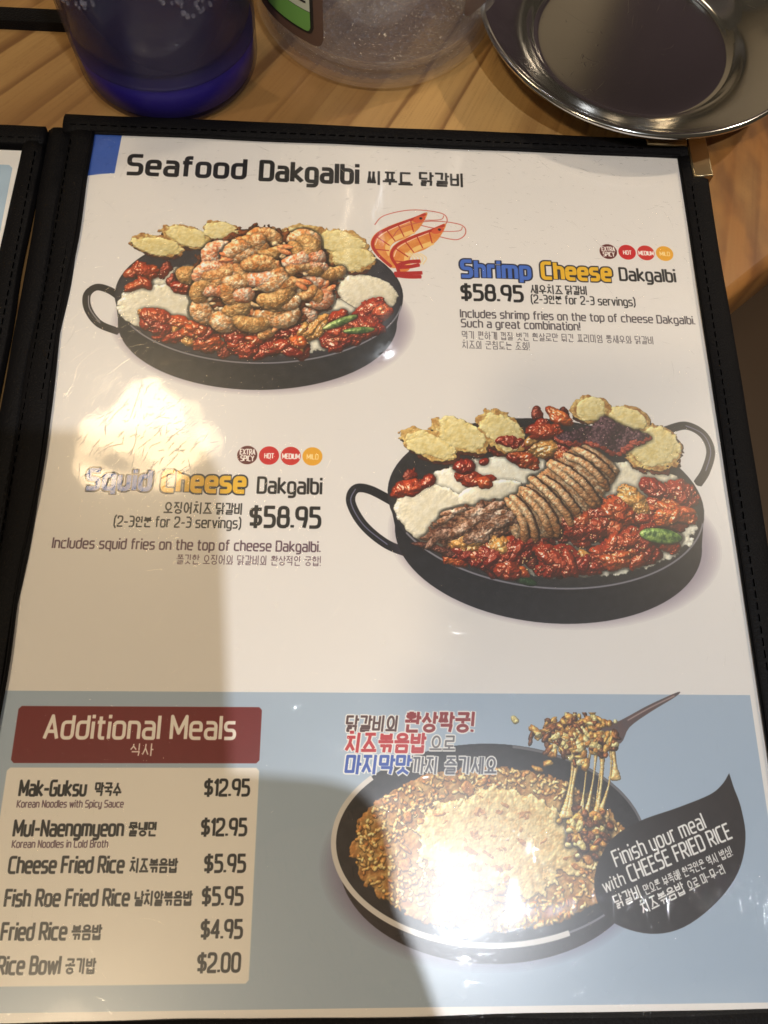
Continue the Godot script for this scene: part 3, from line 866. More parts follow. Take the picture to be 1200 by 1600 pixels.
# a profile of (radius, height) turned about y; outward when the profile runs upward on the outside
func lathe(profile: PackedVector2Array, seg := 96, wob := 0.0) -> ArrayMesh:
	var st := SurfaceTool.new()
	st.begin(Mesh.PRIMITIVE_TRIANGLES)
	var n := profile.size()
	for i in n:
		for k in seg + 1:
			var a := TAU * k / seg
			var r := profile[i].x * (1.0 + wob * sin(a * 3.0 + i))
			st.set_uv(Vector2(k / float(seg), i / float(n - 1)))
			st.add_vertex(Vector3(cos(a) * r, profile[i].y, sin(a) * r))
	for i in n - 1:
		for k in seg:
			var a := i * (seg + 1) + k
			var b := a + 1
			var c := a + seg + 1
			var d := c + 1
			for q in [a, b, c, b, d, c]:
				st.add_index(q)
	return commit(st)


func smooth_profile(points: Array, steps := 6) -> PackedVector2Array:
	var out := PackedVector2Array()
	for k in points.size() - 1:
		for j in steps:
			var p: Vector2 = points[k]
			out.append(p.cubic_interpolate(points[k + 1], points[maxi(k - 1, 0)], points[mini(k + 2, points.size() - 1)], j / float(steps)))
	out.append(points[points.size() - 1])
	return out


func mat(color: Color, rough: float, metal := 0.0) -> StandardMaterial3D:
	var m := StandardMaterial3D.new()
	m.albedo_color = color.linear_to_srgb()
	m.roughness = rough
	m.metallic = metal
	return m


func noise_normal(freq: float, bump: float, size := 512, octaves := 3, seed_ := 1) -> ImageTexture:
	var n := FastNoiseLite.new()
	n.seed = seed_
	n.frequency = freq
	n.fractal_octaves = octaves
	var im := n.get_seamless_image(size, size)
	im.bump_map_to_normal_map(bump)
	return ImageTexture.create_from_image(im)


# fine scratches as a normal map: short arcs of many directions
func scratch_normal(size: int, count: int, seed_: int, sweep: bool) -> ImageTexture:
	var h := PackedFloat32Array()
	h.resize(size * size)
	rng.seed = seed_
	for k in count:
		var x := rng.randf() * size
		var y := rng.randf() * size
		var a := rng.randf() * TAU
		if sweep:
			a = atan2(y - size * 0.82, x - size * 0.55) + PI / 2 + rng.randfn() * 0.45
		var bend := rng.randf_range(-0.012, 0.012)
		var deep := rng.randf_range(0.2, 1.0)
		deep *= deep
		var n := int(rng.randf_range(6, 30) if rng.randf() < 0.9 else rng.randf_range(30, 110))
		for j in n:
			var f := deep * sin(PI * (j + 0.5) / n)
			for w in 1:
				var i := (int(y + w * absf(cos(a)) + 0.5) % size) * size + int(x + w * absf(sin(a)) + 0.5) % size
				h[i] = maxf(h[i], f)
			x = fposmod(x + cos(a), size)
			y = fposmod(y + sin(a), size)
			a += bend
	var im := Image.create_empty(size, size, false, Image.FORMAT_L8)
	var bytes := PackedByteArray()
	bytes.resize(size * size)
	for i in size * size:
		bytes[i] = int(h[i] * 255.0)
	im = Image.create_from_data(size, size, false, Image.FORMAT_L8, bytes)
	im.bump_map_to_normal_map(1.0)
	return ImageTexture.create_from_image(im)


# a bar with rounded long edges following points on the xz plane, width across and height; keeps to one side
func strip(points: Array, half: float, low: float, high: float, bulge := 0.0006) -> ArrayMesh:
	var st := SurfaceTool.new()
	st.begin(Mesh.PRIMITIVE_TRIANGLES)
	var cross := []
	var e := 0.0007
	for p in [[-half, low], [-half, high - e], [-half + e * 0.3, high - e * 0.3], [-half + e, high], [-half * 0.45, high + bulge], [0.0, high + bulge * 1.15], [half * 0.45, high + bulge], [half - e, high], [half - e * 0.3, high - e * 0.3], [half, high - e], [half, low]]:
		cross.append(Vector2(p[0], p[1]))
	var n := points.size()
	for i in n:
		var along: Vector3 = (points[mini(i + 1, n - 1)] - points[maxi(i - 1, 0)]).normalized()
		var side := Vector3(-along.z, 0, along.x)
		for k in cross.size():
			st.set_uv(Vector2(i * 0.02, k * 0.1))
			st.add_vertex(points[i] + side * cross[k].x + Vector3.UP * cross[k].y)
	for i in n - 1:
		for k in cross.size() - 1:
			var a := i * cross.size() + k
			var b := a + 1
			var c := a + cross.size()
			var d := c + 1
			for q in [a, b, c, b, d, c]:
				st.add_index(q)
	for end in [0, n - 1]:
		var first: int = end * cross.size()
		for k in range(1, cross.size() - 1):
			for q in ([first, first + k + 1, first + k] if end == 0 else [first, first + k, first + k + 1]):
				st.add_index(q)
	return commit(st)


func along(a: Vector3, b: Vector3, n: int, wave := 0.0, rise := 0.0) -> Array:
	var out := []
	var side := (b - a).normalized()
	side = Vector3(-side.z, 0, side.x)
	for k in n + 1:
		var t := k / float(n)
		out.append(a.lerp(b, t) + side * wave * noise_b.get_noise_2d(t * 55.0 + a.x * 900.0, a.z * 700.0) + Vector3.UP * rise * noise_b.get_noise_2d(t * 40.0, a.x * 1000.0 + 50.0))
	return out


func box_mesh(size: Vector3) -> BoxMesh:
	var b := BoxMesh.new()
	b.size = size
	return b


# rounded slab: outline in xz (closed, seen from above), from low to high with a chamfer
func slab(outline: PackedVector2Array, low: float, high: float, chamfer: float) -> ArrayMesh:
	var st := SurfaceTool.new()
	st.begin(Mesh.PRIMITIVE_TRIANGLES)
	var small := Geometry2D.offset_polygon(outline, -chamfer)[0]
	var top: PackedVector2Array = small
	var n := outline.size()
	var rings := [[low, outline], [high - chamfer, outline]]
	var shrunk := PackedVector2Array()
	var mid := PackedVector2Array()
	for k in n:
		var a := outline[(k + n - 1) % n]
		var b := outline[k]
		var c := outline[(k + 1) % n]
		var na := (b - a).orthogonal().normalized()
		var nb := (c - b).orthogonal().normalized()
		var m := (na + nb) / (1.0 + na.dot(nb))
		var sgn := -1.0 if Geometry2D.is_polygon_clockwise(outline) else 1.0
		shrunk.append(b - m * chamfer * sgn)
		mid.append(b - m * chamfer * 0.3 * sgn)
	rings.append([high - chamfer * 0.3, mid])
	rings.append([high, shrunk])
	top = shrunk
	for r in rings.size() - 1:
		for k in n:
			var j := (k + 1) % n
			var p := [Vector3(rings[r][1][k].x, rings[r][0], rings[r][1][k].y), Vector3(rings[r][1][j].x, rings[r][0], rings[r][1][j].y), Vector3(rings[r + 1][1][k].x, rings[r + 1][0], rings[r + 1][1][k].y), Vector3(rings[r + 1][1][j].x, rings[r + 1][0], rings[r + 1][1][j].y)]
			for q in [0, 1, 2, 1, 3, 2]:
				st.set_smooth_group(1)
				st.set_uv(Vector2(p[q].x, p[q].z))
				st.add_vertex(p[q])
	var tri := Geometry2D.triangulate_polygon(top)
	for side in [high, low]:
		var ring: PackedVector2Array = top if side == high else outline
		var t := tri if side == high else Geometry2D.triangulate_polygon(outline)
		for q in t:
			st.set_smooth_group(-1)
			st.set_uv(ring[q])
			st.add_vertex(Vector3(ring[q].x, side, ring[q].y))
	return commit(st)


func xz(mm_x: float, mm_y: float, y := 0.0) -> Vector3:
	return Vector3(mm_x / 1000.0 - 0.10795, y, mm_y / 1000.0 - 0.1397)


func _ready() -> void:
	# ------------------------------------------------------------ camera, surroundings, exposure
	var cam := Camera3D.new()
	cam.name = "camera"
	cam.transform = Transform3D(Basis(Vector3(0.998634, 0.052252, -0.000608), Vector3(-0.017447, 0.322435, -0.946431), Vector3(-0.049257, 0.945148, 0.322906)).orthonormalized(), Vector3(-0.013026, 0.228981, 0.082272))
	cam.fov = 2.0 * rad_to_deg(atan(800.0 / 1215.0))
	cam.near = 0.01
	cam.far = 12.0
	add_child(cam)
	var world := WorldEnvironment.new()
	world.name = "surroundings"
	var env := Environment.new()
	env.background_mode = Environment.BG_COLOR
	env.background_color = Color(0.072, 0.060, 0.043).linear_to_srgb()
	env.tonemap_mode = Environment.TONE_MAPPER_LINEAR
	env.tonemap_exposure = 0.76
	env.sdfgi_enabled = true
	env.ssao_enabled = true
	env.ssil_enabled = true
	world.environment = env
	add_child(world)
	build_lamps()
	materials()
	build_table()
	build_menu()
	build_tableware()
	build_photographer()


# a lamp: shade, glowing bulb with its light inside, cord up to the ceiling
func hang_lamp(label: String, at: Vector3, bulb_r: float, glow: float, energy: float, tint: Color, shade_r: float, glowing_shade: float, light_r: float, called := "pendant_lamp") -> void:
	var t := thing(called, label, "lamp", at)
	var ball := SphereMesh.new()
	ball.radius = bulb_r
	ball.height = bulb_r * 2.0
	var gm := mat(tint, 0.5)
	gm.emission_enabled = true
	gm.emission = tint.linear_to_srgb()
	gm.emission_energy_multiplier = glow
	part("bulb", ball, gm, t)
	var lamp: Light3D
	if light_r < 0.01:
		# a point-like diode: a tiny square of light just below the glowing bulb, facing the table
		var diode := AreaLight3D.new()
		diode.area_size = Vector2(light_r, light_r) * 2.0
		lamp = diode
		t.add_child(lamp)
		lamp.position = Vector3(0, -bulb_r * 1.15, 0)
		lamp.rotation = Vector3(-PI / 2, 0, 0)
	else:
		var globe := OmniLight3D.new()
		globe.light_size = light_r
		globe.omni_range = 6.0
		globe.omni_attenuation = 2.0
		lamp = globe
		t.add_child(lamp)
	lamp.name = "bulb_light"
	lamp.light_color = tint.linear_to_srgb()
	lamp.light_energy = energy
	lamp.shadow_enabled = true
	var sm := mat(Color(0.05, 0.045, 0.04), 0.5)
	if glowing_shade > 0.0:
		sm = mat(Color(0.7, 0.6, 0.45), 0.7)
		sm.emission_enabled = true
		sm.emission = tint.linear_to_srgb()
		sm.emission_energy_multiplier = glowing_shade
	sm.cull_mode = BaseMaterial3D.CULL_DISABLED
	var prof := smooth_profile([Vector2(shade_r, bulb_r * 0.6), Vector2(shade_r * 0.93, shade_r * 0.4), Vector2(shade_r * 0.6, shade_r * 0.85), Vector2(0.012, shade_r * 1.02), Vector2(0.003, shade_r * 1.1)])
	part("lamp_shade", lathe(prof, 48), sm, t)
	var cord := CylinderMesh.new()
	cord.top_radius = 0.003
	cord.bottom_radius = 0.003
	cord.height = 2.0 - at.y - shade_r
	part("cord", cord, mat(Color(0.02, 0.02, 0.02), 0.6), t, Vector3(0, shade_r * 1.05 + cord.height / 2.0, 0))


func build_lamps() -> void:
	var white := Color(0.88, 0.93, 0.99)
	var warm := Color(1.0, 0.81, 0.56)
	hang_lamp("pendant lamp with a dark shade over the right front of the table", Vector3(0.0954, 0.55, 0.1903), 0.004, 200.0, 0.245, white, 0.04, 0.0, 0.003)
	hang_lamp("warm pendant lamp with a dark shade to the left behind the photographer", Vector3(-0.454, 1.2, 0.578), 0.05, 8.0, 0.82, warm, 0.12, 0.0, 0.048)
	hang_lamp("warm lantern lamp with a glowing cream shade beyond the left end of the table", Vector3(-0.42, 1.2, -0.555), 0.022, 14.0, 0.13, Color(1.0, 0.82, 0.55), 0.115, 4.5, 0.095, "lantern_lamp")
	hang_lamp("pendant lamp with a dark shade hanging beyond the right end of the table", Vector3(1.0, 1.2, -0.6), 0.03, 10.0, 1.0, Color(1.0, 0.84, 0.64), 0.07, 0.0, 0.028)
	hang_lamp("tiny spot lamp with a dark shade hanging over the far half of the table", Vector3(0.043, 1.2, -0.76), 0.006, 8.0, 0.02, white, 0.03, 0.0, 0.005)


func materials() -> void:
	# dark leathercloth with pebbled grain
	var leather := mat(Color(0.006, 0.0055, 0.006), 0.55)
	leather.metallic_specular = 0.22
	leather.normal_enabled = true
	leather.normal_texture = noise_normal(0.045, 6.0, 512, 3, 3)
	leather.normal_scale = 0.7
	leather.uv1_triplanar = true
	leather.uv1_world_triplanar = true
	leather.uv1_scale = Vector3(45, 45, 45)
	M.leather = leather
	M.thread = mat(Color(0.010, 0.0095, 0.009), 0.8)
	M.board = mat(Color(0.012, 0.011, 0.012), 0.7)
	# the sheet: matt coated paper
	var paper := StandardMaterial3D.new()
	paper.albedo_texture = paint_page()
	paper.roughness = 0.40
	paper.metallic_specular = 0.42
	paper.clearcoat_enabled = true
	paper.clearcoat = 1.0
	paper.clearcoat_roughness = 0.285
	M.paper = paper
	# clear vinyl of the pocket, scuffed
	var vinyl := StandardMaterial3D.new()
	vinyl.transparency = BaseMaterial3D.TRANSPARENCY_ALPHA
	vinyl.albedo_color = Color(0.9, 0.9, 0.9, 0.015)
	vinyl.roughness = 0.05
	vinyl.normal_enabled = true
	vinyl.normal_texture = scratch_normal(2048, 10000, 21, true)
	vinyl.normal_scale = 1.5
	M.vinyl = vinyl
	var brass := mat(Color(0.52, 0.42, 0.26), 0.28, 1.0)
	M.brass = brass
	var steel := mat(Color(0.60, 0.585, 0.56), 0.13, 1.0)
	steel.normal_enabled = true
	steel.normal_texture = scratch_normal(1024, 1800, 33, false)
	steel.normal_scale = 0.10
	M.steel = steel


func build_table() -> void:
	var n1 := FastNoiseLite.new()
	n1.seed = 5
	n1.frequency = 1.0
	n1.fractal_octaves = 4
	var n2 := FastNoiseLite.new()
	n2.seed = 8
	n2.frequency = 1.0
	# growth lines fan out from a point beyond the far side; texture covers x -0.25..0.25, z -0.35..0.02
	var tw := 1100
	var th := 800
	var bytes := PackedByteArray()
	bytes.resize(tw * th * 3)
	var pale := Color(0.49, 0.29, 0.105)
	var mid := Color(0.30, 0.155, 0.052)
	var dark := Color(0.17, 0.075, 0.026)
	for y in th:
		for x in tw:
			var wx := -0.25 + 0.5 * x / tw
			var wz := -0.35 + 0.37 * y / th
			var d := Vector2(wx - 0.235, wz + 0.61)
			var ang := atan2(d.x, d.y)
			var dist := d.length()
			var warp := n2.get_noise_2d(ang * 9.0, dist * 3.0) * 0.012 + n2.get_noise_2d(ang * 5.0 + 40.0, dist * 6.0) * 0.003
			var line := (ang + warp * 0.7) * 30.0 + 2.2 * n2.get_noise_2d(ang * 6.0, 2.0)
			var which := floorf(line)
			var ring := line - which
			var late := smoothstep(0.70, 0.96, ring) * (1.0 - smoothstep(0.965, 1.0, ring)) * clampf(0.55 + 1.3 * n2.get_noise_2d(which * 7.3, dist * 1.5), 0.0, 1.0)
			var broad := n1.get_noise_2d(ang * 7.0 + 9.0, dist * 2.2)
			var fibre := n1.get_noise_2d(ang * 420.0, dist * 10.0)
			var pore := smoothstep(0.30, 0.5, n2.get_noise_2d(ang * 900.0, dist * 60.0 + 11.0))
			var c := mid.lerp(pale, clampf(0.55 + broad * 1.6 - 0.25 * ring, 0.0, 1.0))
			c = c.lerp(dark, clampf(late * 0.95, 0.0, 0.85))
			c = c.lerp(dark, clampf(fibre * 0.45 + pore * 0.22, 0.0, 0.4))
			# reddish scorched boards on the right
			var burnt := smoothstep(0.08, 0.16, wx + 0.04 * n1.get_noise_2d(wx * 30.0, wz * 18.0))
			c = c.lerp(Color(0.33, 0.13, 0.03).lerp(Color(0.15, 0.05, 0.015), clampf(0.5 + n1.get_noise_2d(wx * 60.0, wz * 26.0) * 1.6, 0, 1)), burnt * 0.75)
			c = c.linear_to_srgb()
			var i := (y * tw + x) * 3
			bytes[i] = int(c.r * 255.0)
			bytes[i + 1] = int(c.g * 255.0)
			bytes[i + 2] = int(c.b * 255.0)
	var wood := StandardMaterial3D.new()
	wood.albedo_texture = ImageTexture.create_from_image(Image.create_from_data(tw, th, false, Image.FORMAT_RGB8, bytes))
	wood.uv1_scale = Vector3(1 / 0.5, 1 / 0.37, 1)
	wood.uv1_offset = Vector3(0.5, 0.35 / 0.37, 0)
	wood.roughness = 0.36
	M.wood = wood
	var t := thing("table", "varnished light brown wooden table with a dark worn slanting edge", "table", Vector3.ZERO)
	var a := Vector2(0.1412, -0.0961)
	var b := Vector2(0.1233, -0.0811)
	var dir := (b - a).normalized()
	var far_right := a - dir * 0.55
	var near_left := b + dir * 0.42
	var outline := PackedVector2Array([Vector2(-0.75, -0.70), Vector2(far_right.x, -0.70), far_right, near_left, Vector2(-0.75, near_left.y)])
	part("table_top", slab(outline, TABLE - 0.034, TABLE, 0.004), wood, t)
	var leg_mat := mat(Color(0.05, 0.028, 0.014), 0.5)
	for p in [Vector2(-0.6, -0.6), Vector2(0.35, -0.6), Vector2(-0.6, 0.1)]:
		part("leg", box_mesh(Vector3(0.06, 0.70, 0.06)), leg_mat, t, Vector3(p.x, TABLE - 0.034 - 0.35, p.y))
	var floor_ := MeshInstance3D.new()
	floor_.name = "floor"
	floor_.mesh = sheet(2, 2, func(u: float, v: float) -> Vector3: return Vector3(-2.5 + 5.0 * u, TABLE - 0.734, -2.5 + 5.0 * v))
	var fm := mat(Color(0.085, 0.05, 0.026), 0.5)
	floor_.material_override = fm
	floor_.set_meta("kind", "structure")
	add_child(floor_)
	# what the steel plate mirrors: an added plum cloth, and a lit plaster wall beyond the table
	var wall := MeshInstance3D.new()
	wall.name = "wall"
	wall.mesh = box_mesh(Vector3(5.0, 2.8, 0.1))
	wall.material_override = mat(Color(0.55, 0.50, 0.42), 0.9)
	wall.position = Vector3(0, TABLE - 0.734 + 1.4, -2.0)
	wall.set_meta("kind", "structure")
	add_child(wall)
	var cloth_panel := thing("added_panel", "added dark plum cloth panel before the far wall, there only for its reflection in the steel plate", "added_panel")
	var cloth := mat(Color(0.13, 0.105, 0.15), 0.9)
	cloth.cull_mode = BaseMaterial3D.CULL_DISABLED
	part("cloth", sheet(160, 1, func(u: float, v: float) -> Vector3: return Vector3(0.70 + 1.5 * u, TABLE - 0.72 + 2.75 * (1.0 - v), -1.90 + 0.02 * sin(u * 95.0) + 0.008 * sin(u * 211.0))), cloth, cloth_panel)


func build_menu() -> void:
	noise_b.frequency = 0.06
	var menu := thing("menu_cover", "open black leathercloth menu cover with clear pockets and a brass corner", "menu cover")
	# stiff boards
	part("board", box_mesh(Vector3(0.236, 0.0036, 0.297)), M.board, menu, xz(109.2, 140.0, -0.0041))
	part("board", box_mesh(Vector3(0.236, 0.0036, 0.297)), M.board, menu, xz(-142.0, 148.0, -0.0041))
	# right leaf trim
	var lo := -0.0023
	var hi := 0.0011
	part("binding", strip(along(xz(-10.0, -3.9), xz(228.0, -3.6), 60, 0.0004, 0.0003), 0.0041, lo, hi), M.leather, menu)
	part("binding", strip(along(xz(223.2, 0.4), xz(222.8, 279.8), 70, 0.0004, 0.0003), 0.0049, lo, hi), M.leather, menu)
	part("binding", strip(along(xz(-10.0, 284.3), xz(228.0, 283.2), 60, 0.0004, 0.0003), 0.0041, lo, hi), M.leather, menu)
	part("binding", strip(along(xz(-3.2, 0.4), xz(-4.9, 280.0), 70, 0.0018, 0.0004), 0.0042, lo, hi + 0.0002), M.leather, menu)
	# inner welt that frames the pocket
	part("welt", strip(along(xz(0.9, 0.6), xz(-0.6, 279.8), 60, 0.0016, 0.0003), 0.0006, 0.0008, 0.0017, 0.0003), M.leather, menu)
	part("welt", strip(along(xz(0.0, 0.2), xz(218.4, 0.2), 60, 0.0003, 0.0002), 0.0006, 0.0008, 0.0014, 0.0003), M.leather, menu)
	part("welt", strip(along(xz(218.3, 0.6), xz(218.0, 279.6), 60, 0.0003, 0.0002), 0.0006, 0.0008, 0.0014, 0.0003), M.leather, menu)
	# spine between the leaves, folded, and the left leaf
	part("spine", strip(along(xz(-11.6, -2.0), xz(-12.6, 284.0), 60, 0.0008, 0.0004), 0.0042, -0.0045, -0.0012, 0.0012), M.leather, menu)
	part("binding", strip(along(xz(-19.8, 5.8), xz(-21.4, 292.0), 70, 0.0012, 0.0004), 0.0037, lo, hi), M.leather, menu)
	part("binding", strip(along(xz(-262.0, 3.4), xz(-16.2, 2.6), 60, 0.0006, 0.0004), 0.0041, lo, hi + 0.0002), M.leather, menu)
	# stitching
	var st := SurfaceTool.new()
	st.begin(Mesh.PRIMITIVE_TRIANGLES)
	var bead := CapsuleMesh.new()
	bead.radius = 0.00018
	bead.height = 0.0024
	bead.radial_segments = 6
	bead.rings = 2
	var runs := [[xz(-8, -2.2), xz(205, -2.0)], [xz(220.9, 14), xz(220.6, 280)], [xz(-1.5, 4), xz(-3.2, 280)], [xz(-6.3, 4), xz(-8.2, 280)], [xz(-18.0, 10), xz(-19.8, 285)], [xz(-8, 285.8), xz(225, 284.8)], [xz(-60, 5.2), xz(-18, 4.6)]]
	for run in runs:
		var count := int(run[0].distance_to(run[1]) / 0.0036)
		var way: Vector3 = (run[1] - run[0]).normalized()
		for k in count:
			var at: Vector3 = run[0].lerp(run[1], (k + 0.5) / count)
			st.append_from(bead, 0, Transform3D(Basis(Vector3.UP.cross(way), way, Vector3.UP).orthonormalized(), at + Vector3(0, hi + 0.0007, 0)))
	var seam := part("stitching", st.commit(), M.thread, menu)
	seam.set_meta("kind", "stuff")
	# brass corner guard: two flat bent arms
	part("corner_guard", corner_guard(), M.brass, menu)
	# the sheets in the pockets
	var page := MeshInstance3D.new()
	page.name = "menu_page"
	page.mesh = sheet(2, 2, func(u: float, v: float) -> Vector3: return xz(-0.2 + PW * u, PH * v, 0.0))
	page.material_override = M.paper
	page.set_meta("label", "printed menu page headed Seafood Dakgalbi with three photographed dishes")
	page.set_meta("category", "menu page")
	add_child(page)
	var other := thing("menu_page", "pale menu page with a grey blue panel in the left leaf, mostly out of view", "menu page")
	part("sheet", sheet(1, 1, func(u: float, v: float) -> Vector3: return xz(-240.0 + 217.0 * u, 9.0 + 279.0 * v, 0.0)), mat(Color(0.79, 0.76, 0.72), 0.42), other)
	var card := PackedVector2Array()
	for q in [[-235.0, 15.6], [-27.0, 15.6], [-25.6, 17.0], [-25.6, 280.0], [-235.0, 280.0]]:
		card.append(Vector2(xz(q[0], q[1]).x, xz(q[0], q[1]).z))
	var flat := SurfaceTool.new()
	flat.begin(Mesh.PRIMITIVE_TRIANGLES)
	for q in Geometry2D.triangulate_polygon(card):
		flat.set_uv(card[q])
		flat.add_vertex(Vector3(card[q].x, 0.0001, card[q].y))
	part("panel", commit(flat), mat(Color(0.39, 0.51, 0.62), 0.42), other)
	# clear vinyl over the page with its dents and ripples
	part("clear_pocket", sheet(220, 280, vinyl_at), M.vinyl, menu)


# dents of the vinyl: [x mm, y mm, radius x, radius y, turn, height mm]
const DENTS := [
	[31.0, 115.0, 13.0, 15.0, 0.2, 0.10], [27.0, 119.0, 3.4, 4.4, 0.6, -0.05], [20.0, 131.0, 9.0, 5.0, 0.2, -0.08], [62.0, 132.0, 2.0, 3.4, 0.2, 0.05],
	[172.0, 248.0, 46.0, 46.0, 0.0, 1.3], [120.0, 238.0, 6.0, 5.0, 0.3, 0.20], [132.0, 233.0, 5.0, 6.0, 0.5, -0.18], [141.0, 247.0, 6.0, 5.0, 0.2, 0.22], [127.0, 254.0, 5.0, 4.0, 0.0, -0.20], [149.0, 238.0, 6.0, 8.0, 0.4, 0.22], [104.0, 224.0, 15.0, 12.0, -0.5, 0.75], [152.0, 227.0, 13.0, 15.0, 0.4, 0.8], [118.0, 266.0, 18.0, 12.0, 0.2, 0.7], [146.0, 258.0, 12.0, 10.0, 0.2, 0.45], [129.0, 240.0, 4.0, 3.0, 0.4, 0.10], [113.0, 243.0, 5.0, 2.6, -0.6, 0.10], [122.0, 252.0, 3.0, 5.0, 0.3, 0.12], [137.0, 235.0, 3.0, 5.0, 0.5, -0.10], [146.0, 217.0, 7.0, 2.4, -0.25, 0.12], [99.0, 206.0, 4.0, 2.6, -0.5, 0.08],
	[179.0, 239.0, 4.0, 2.0, 0.0, 0.16], [188.0, 258.0, 3.0, 2.0, 0.5, 0.12], [184.5, 262.5, 1.6, 4.0, 0.15, 0.10], [197.0, 266.0, 5.0, 5.0, 0.2, 0.14],
	[102.0, 33.0, 3.0, 5.0, -0.6, 0.14], [108.0, 9.0, 2.0, 6.0, 0.1, 0.12], [190.0, 21.0, 22.0, 3.0, 0.2, 0.12],
]

func vinyl_at(u: float, v: float) -> Vector3:
	var x := -0.6 + 219.4 * u
	var y := -0.6 + 281.0 * v
	var h := 0.55
	h += 0.22 * noise_b.get_noise_2d(x * 0.33, y * 0.33) + 0.014 * noise_b.get_noise_2d(x * 1.3 + 90.0, y * 1.3)
	for d in DENTS:
		var p := Vector2(x - d[0], y - d[1]).rotated(-d[4])
		var q: float = (p.x * p.x) / (d[2] * d[2]) + (p.y * p.y) / (d[3] * d[3])
		if q < 9.0:
			h += d[5] * exp(-q)
	h = maxf(h, 0.08)
	return xz(x, y, h / 1000.0)


func corner_guard() -> ArrayMesh:
	var st := SurfaceTool.new()
	st.begin(Mesh.PRIMITIVE_TRIANGLES)
	var y := 0.0026
	var arms := [[Vector2(206.0, -8.6), Vector2(221.2, -8.6), Vector2(221.2, -3.4), Vector2(206.0, -3.4)], [Vector2(221.2, -8.6), Vector2(228.6, -8.6), Vector2(229.2, 10.4), Vector2(221.9, 10.8)]]
	for k in 2:
		var poly := PackedVector2Array()
		for p in arms[k]:
			poly.append(Vector2(xz(p.x, p.y).x, xz(p.x, p.y).z))
		st.append_from(slab(poly, -0.0062, y + 0.0002 * k, 0.0004), 0, Transform3D())
	return st.commit()


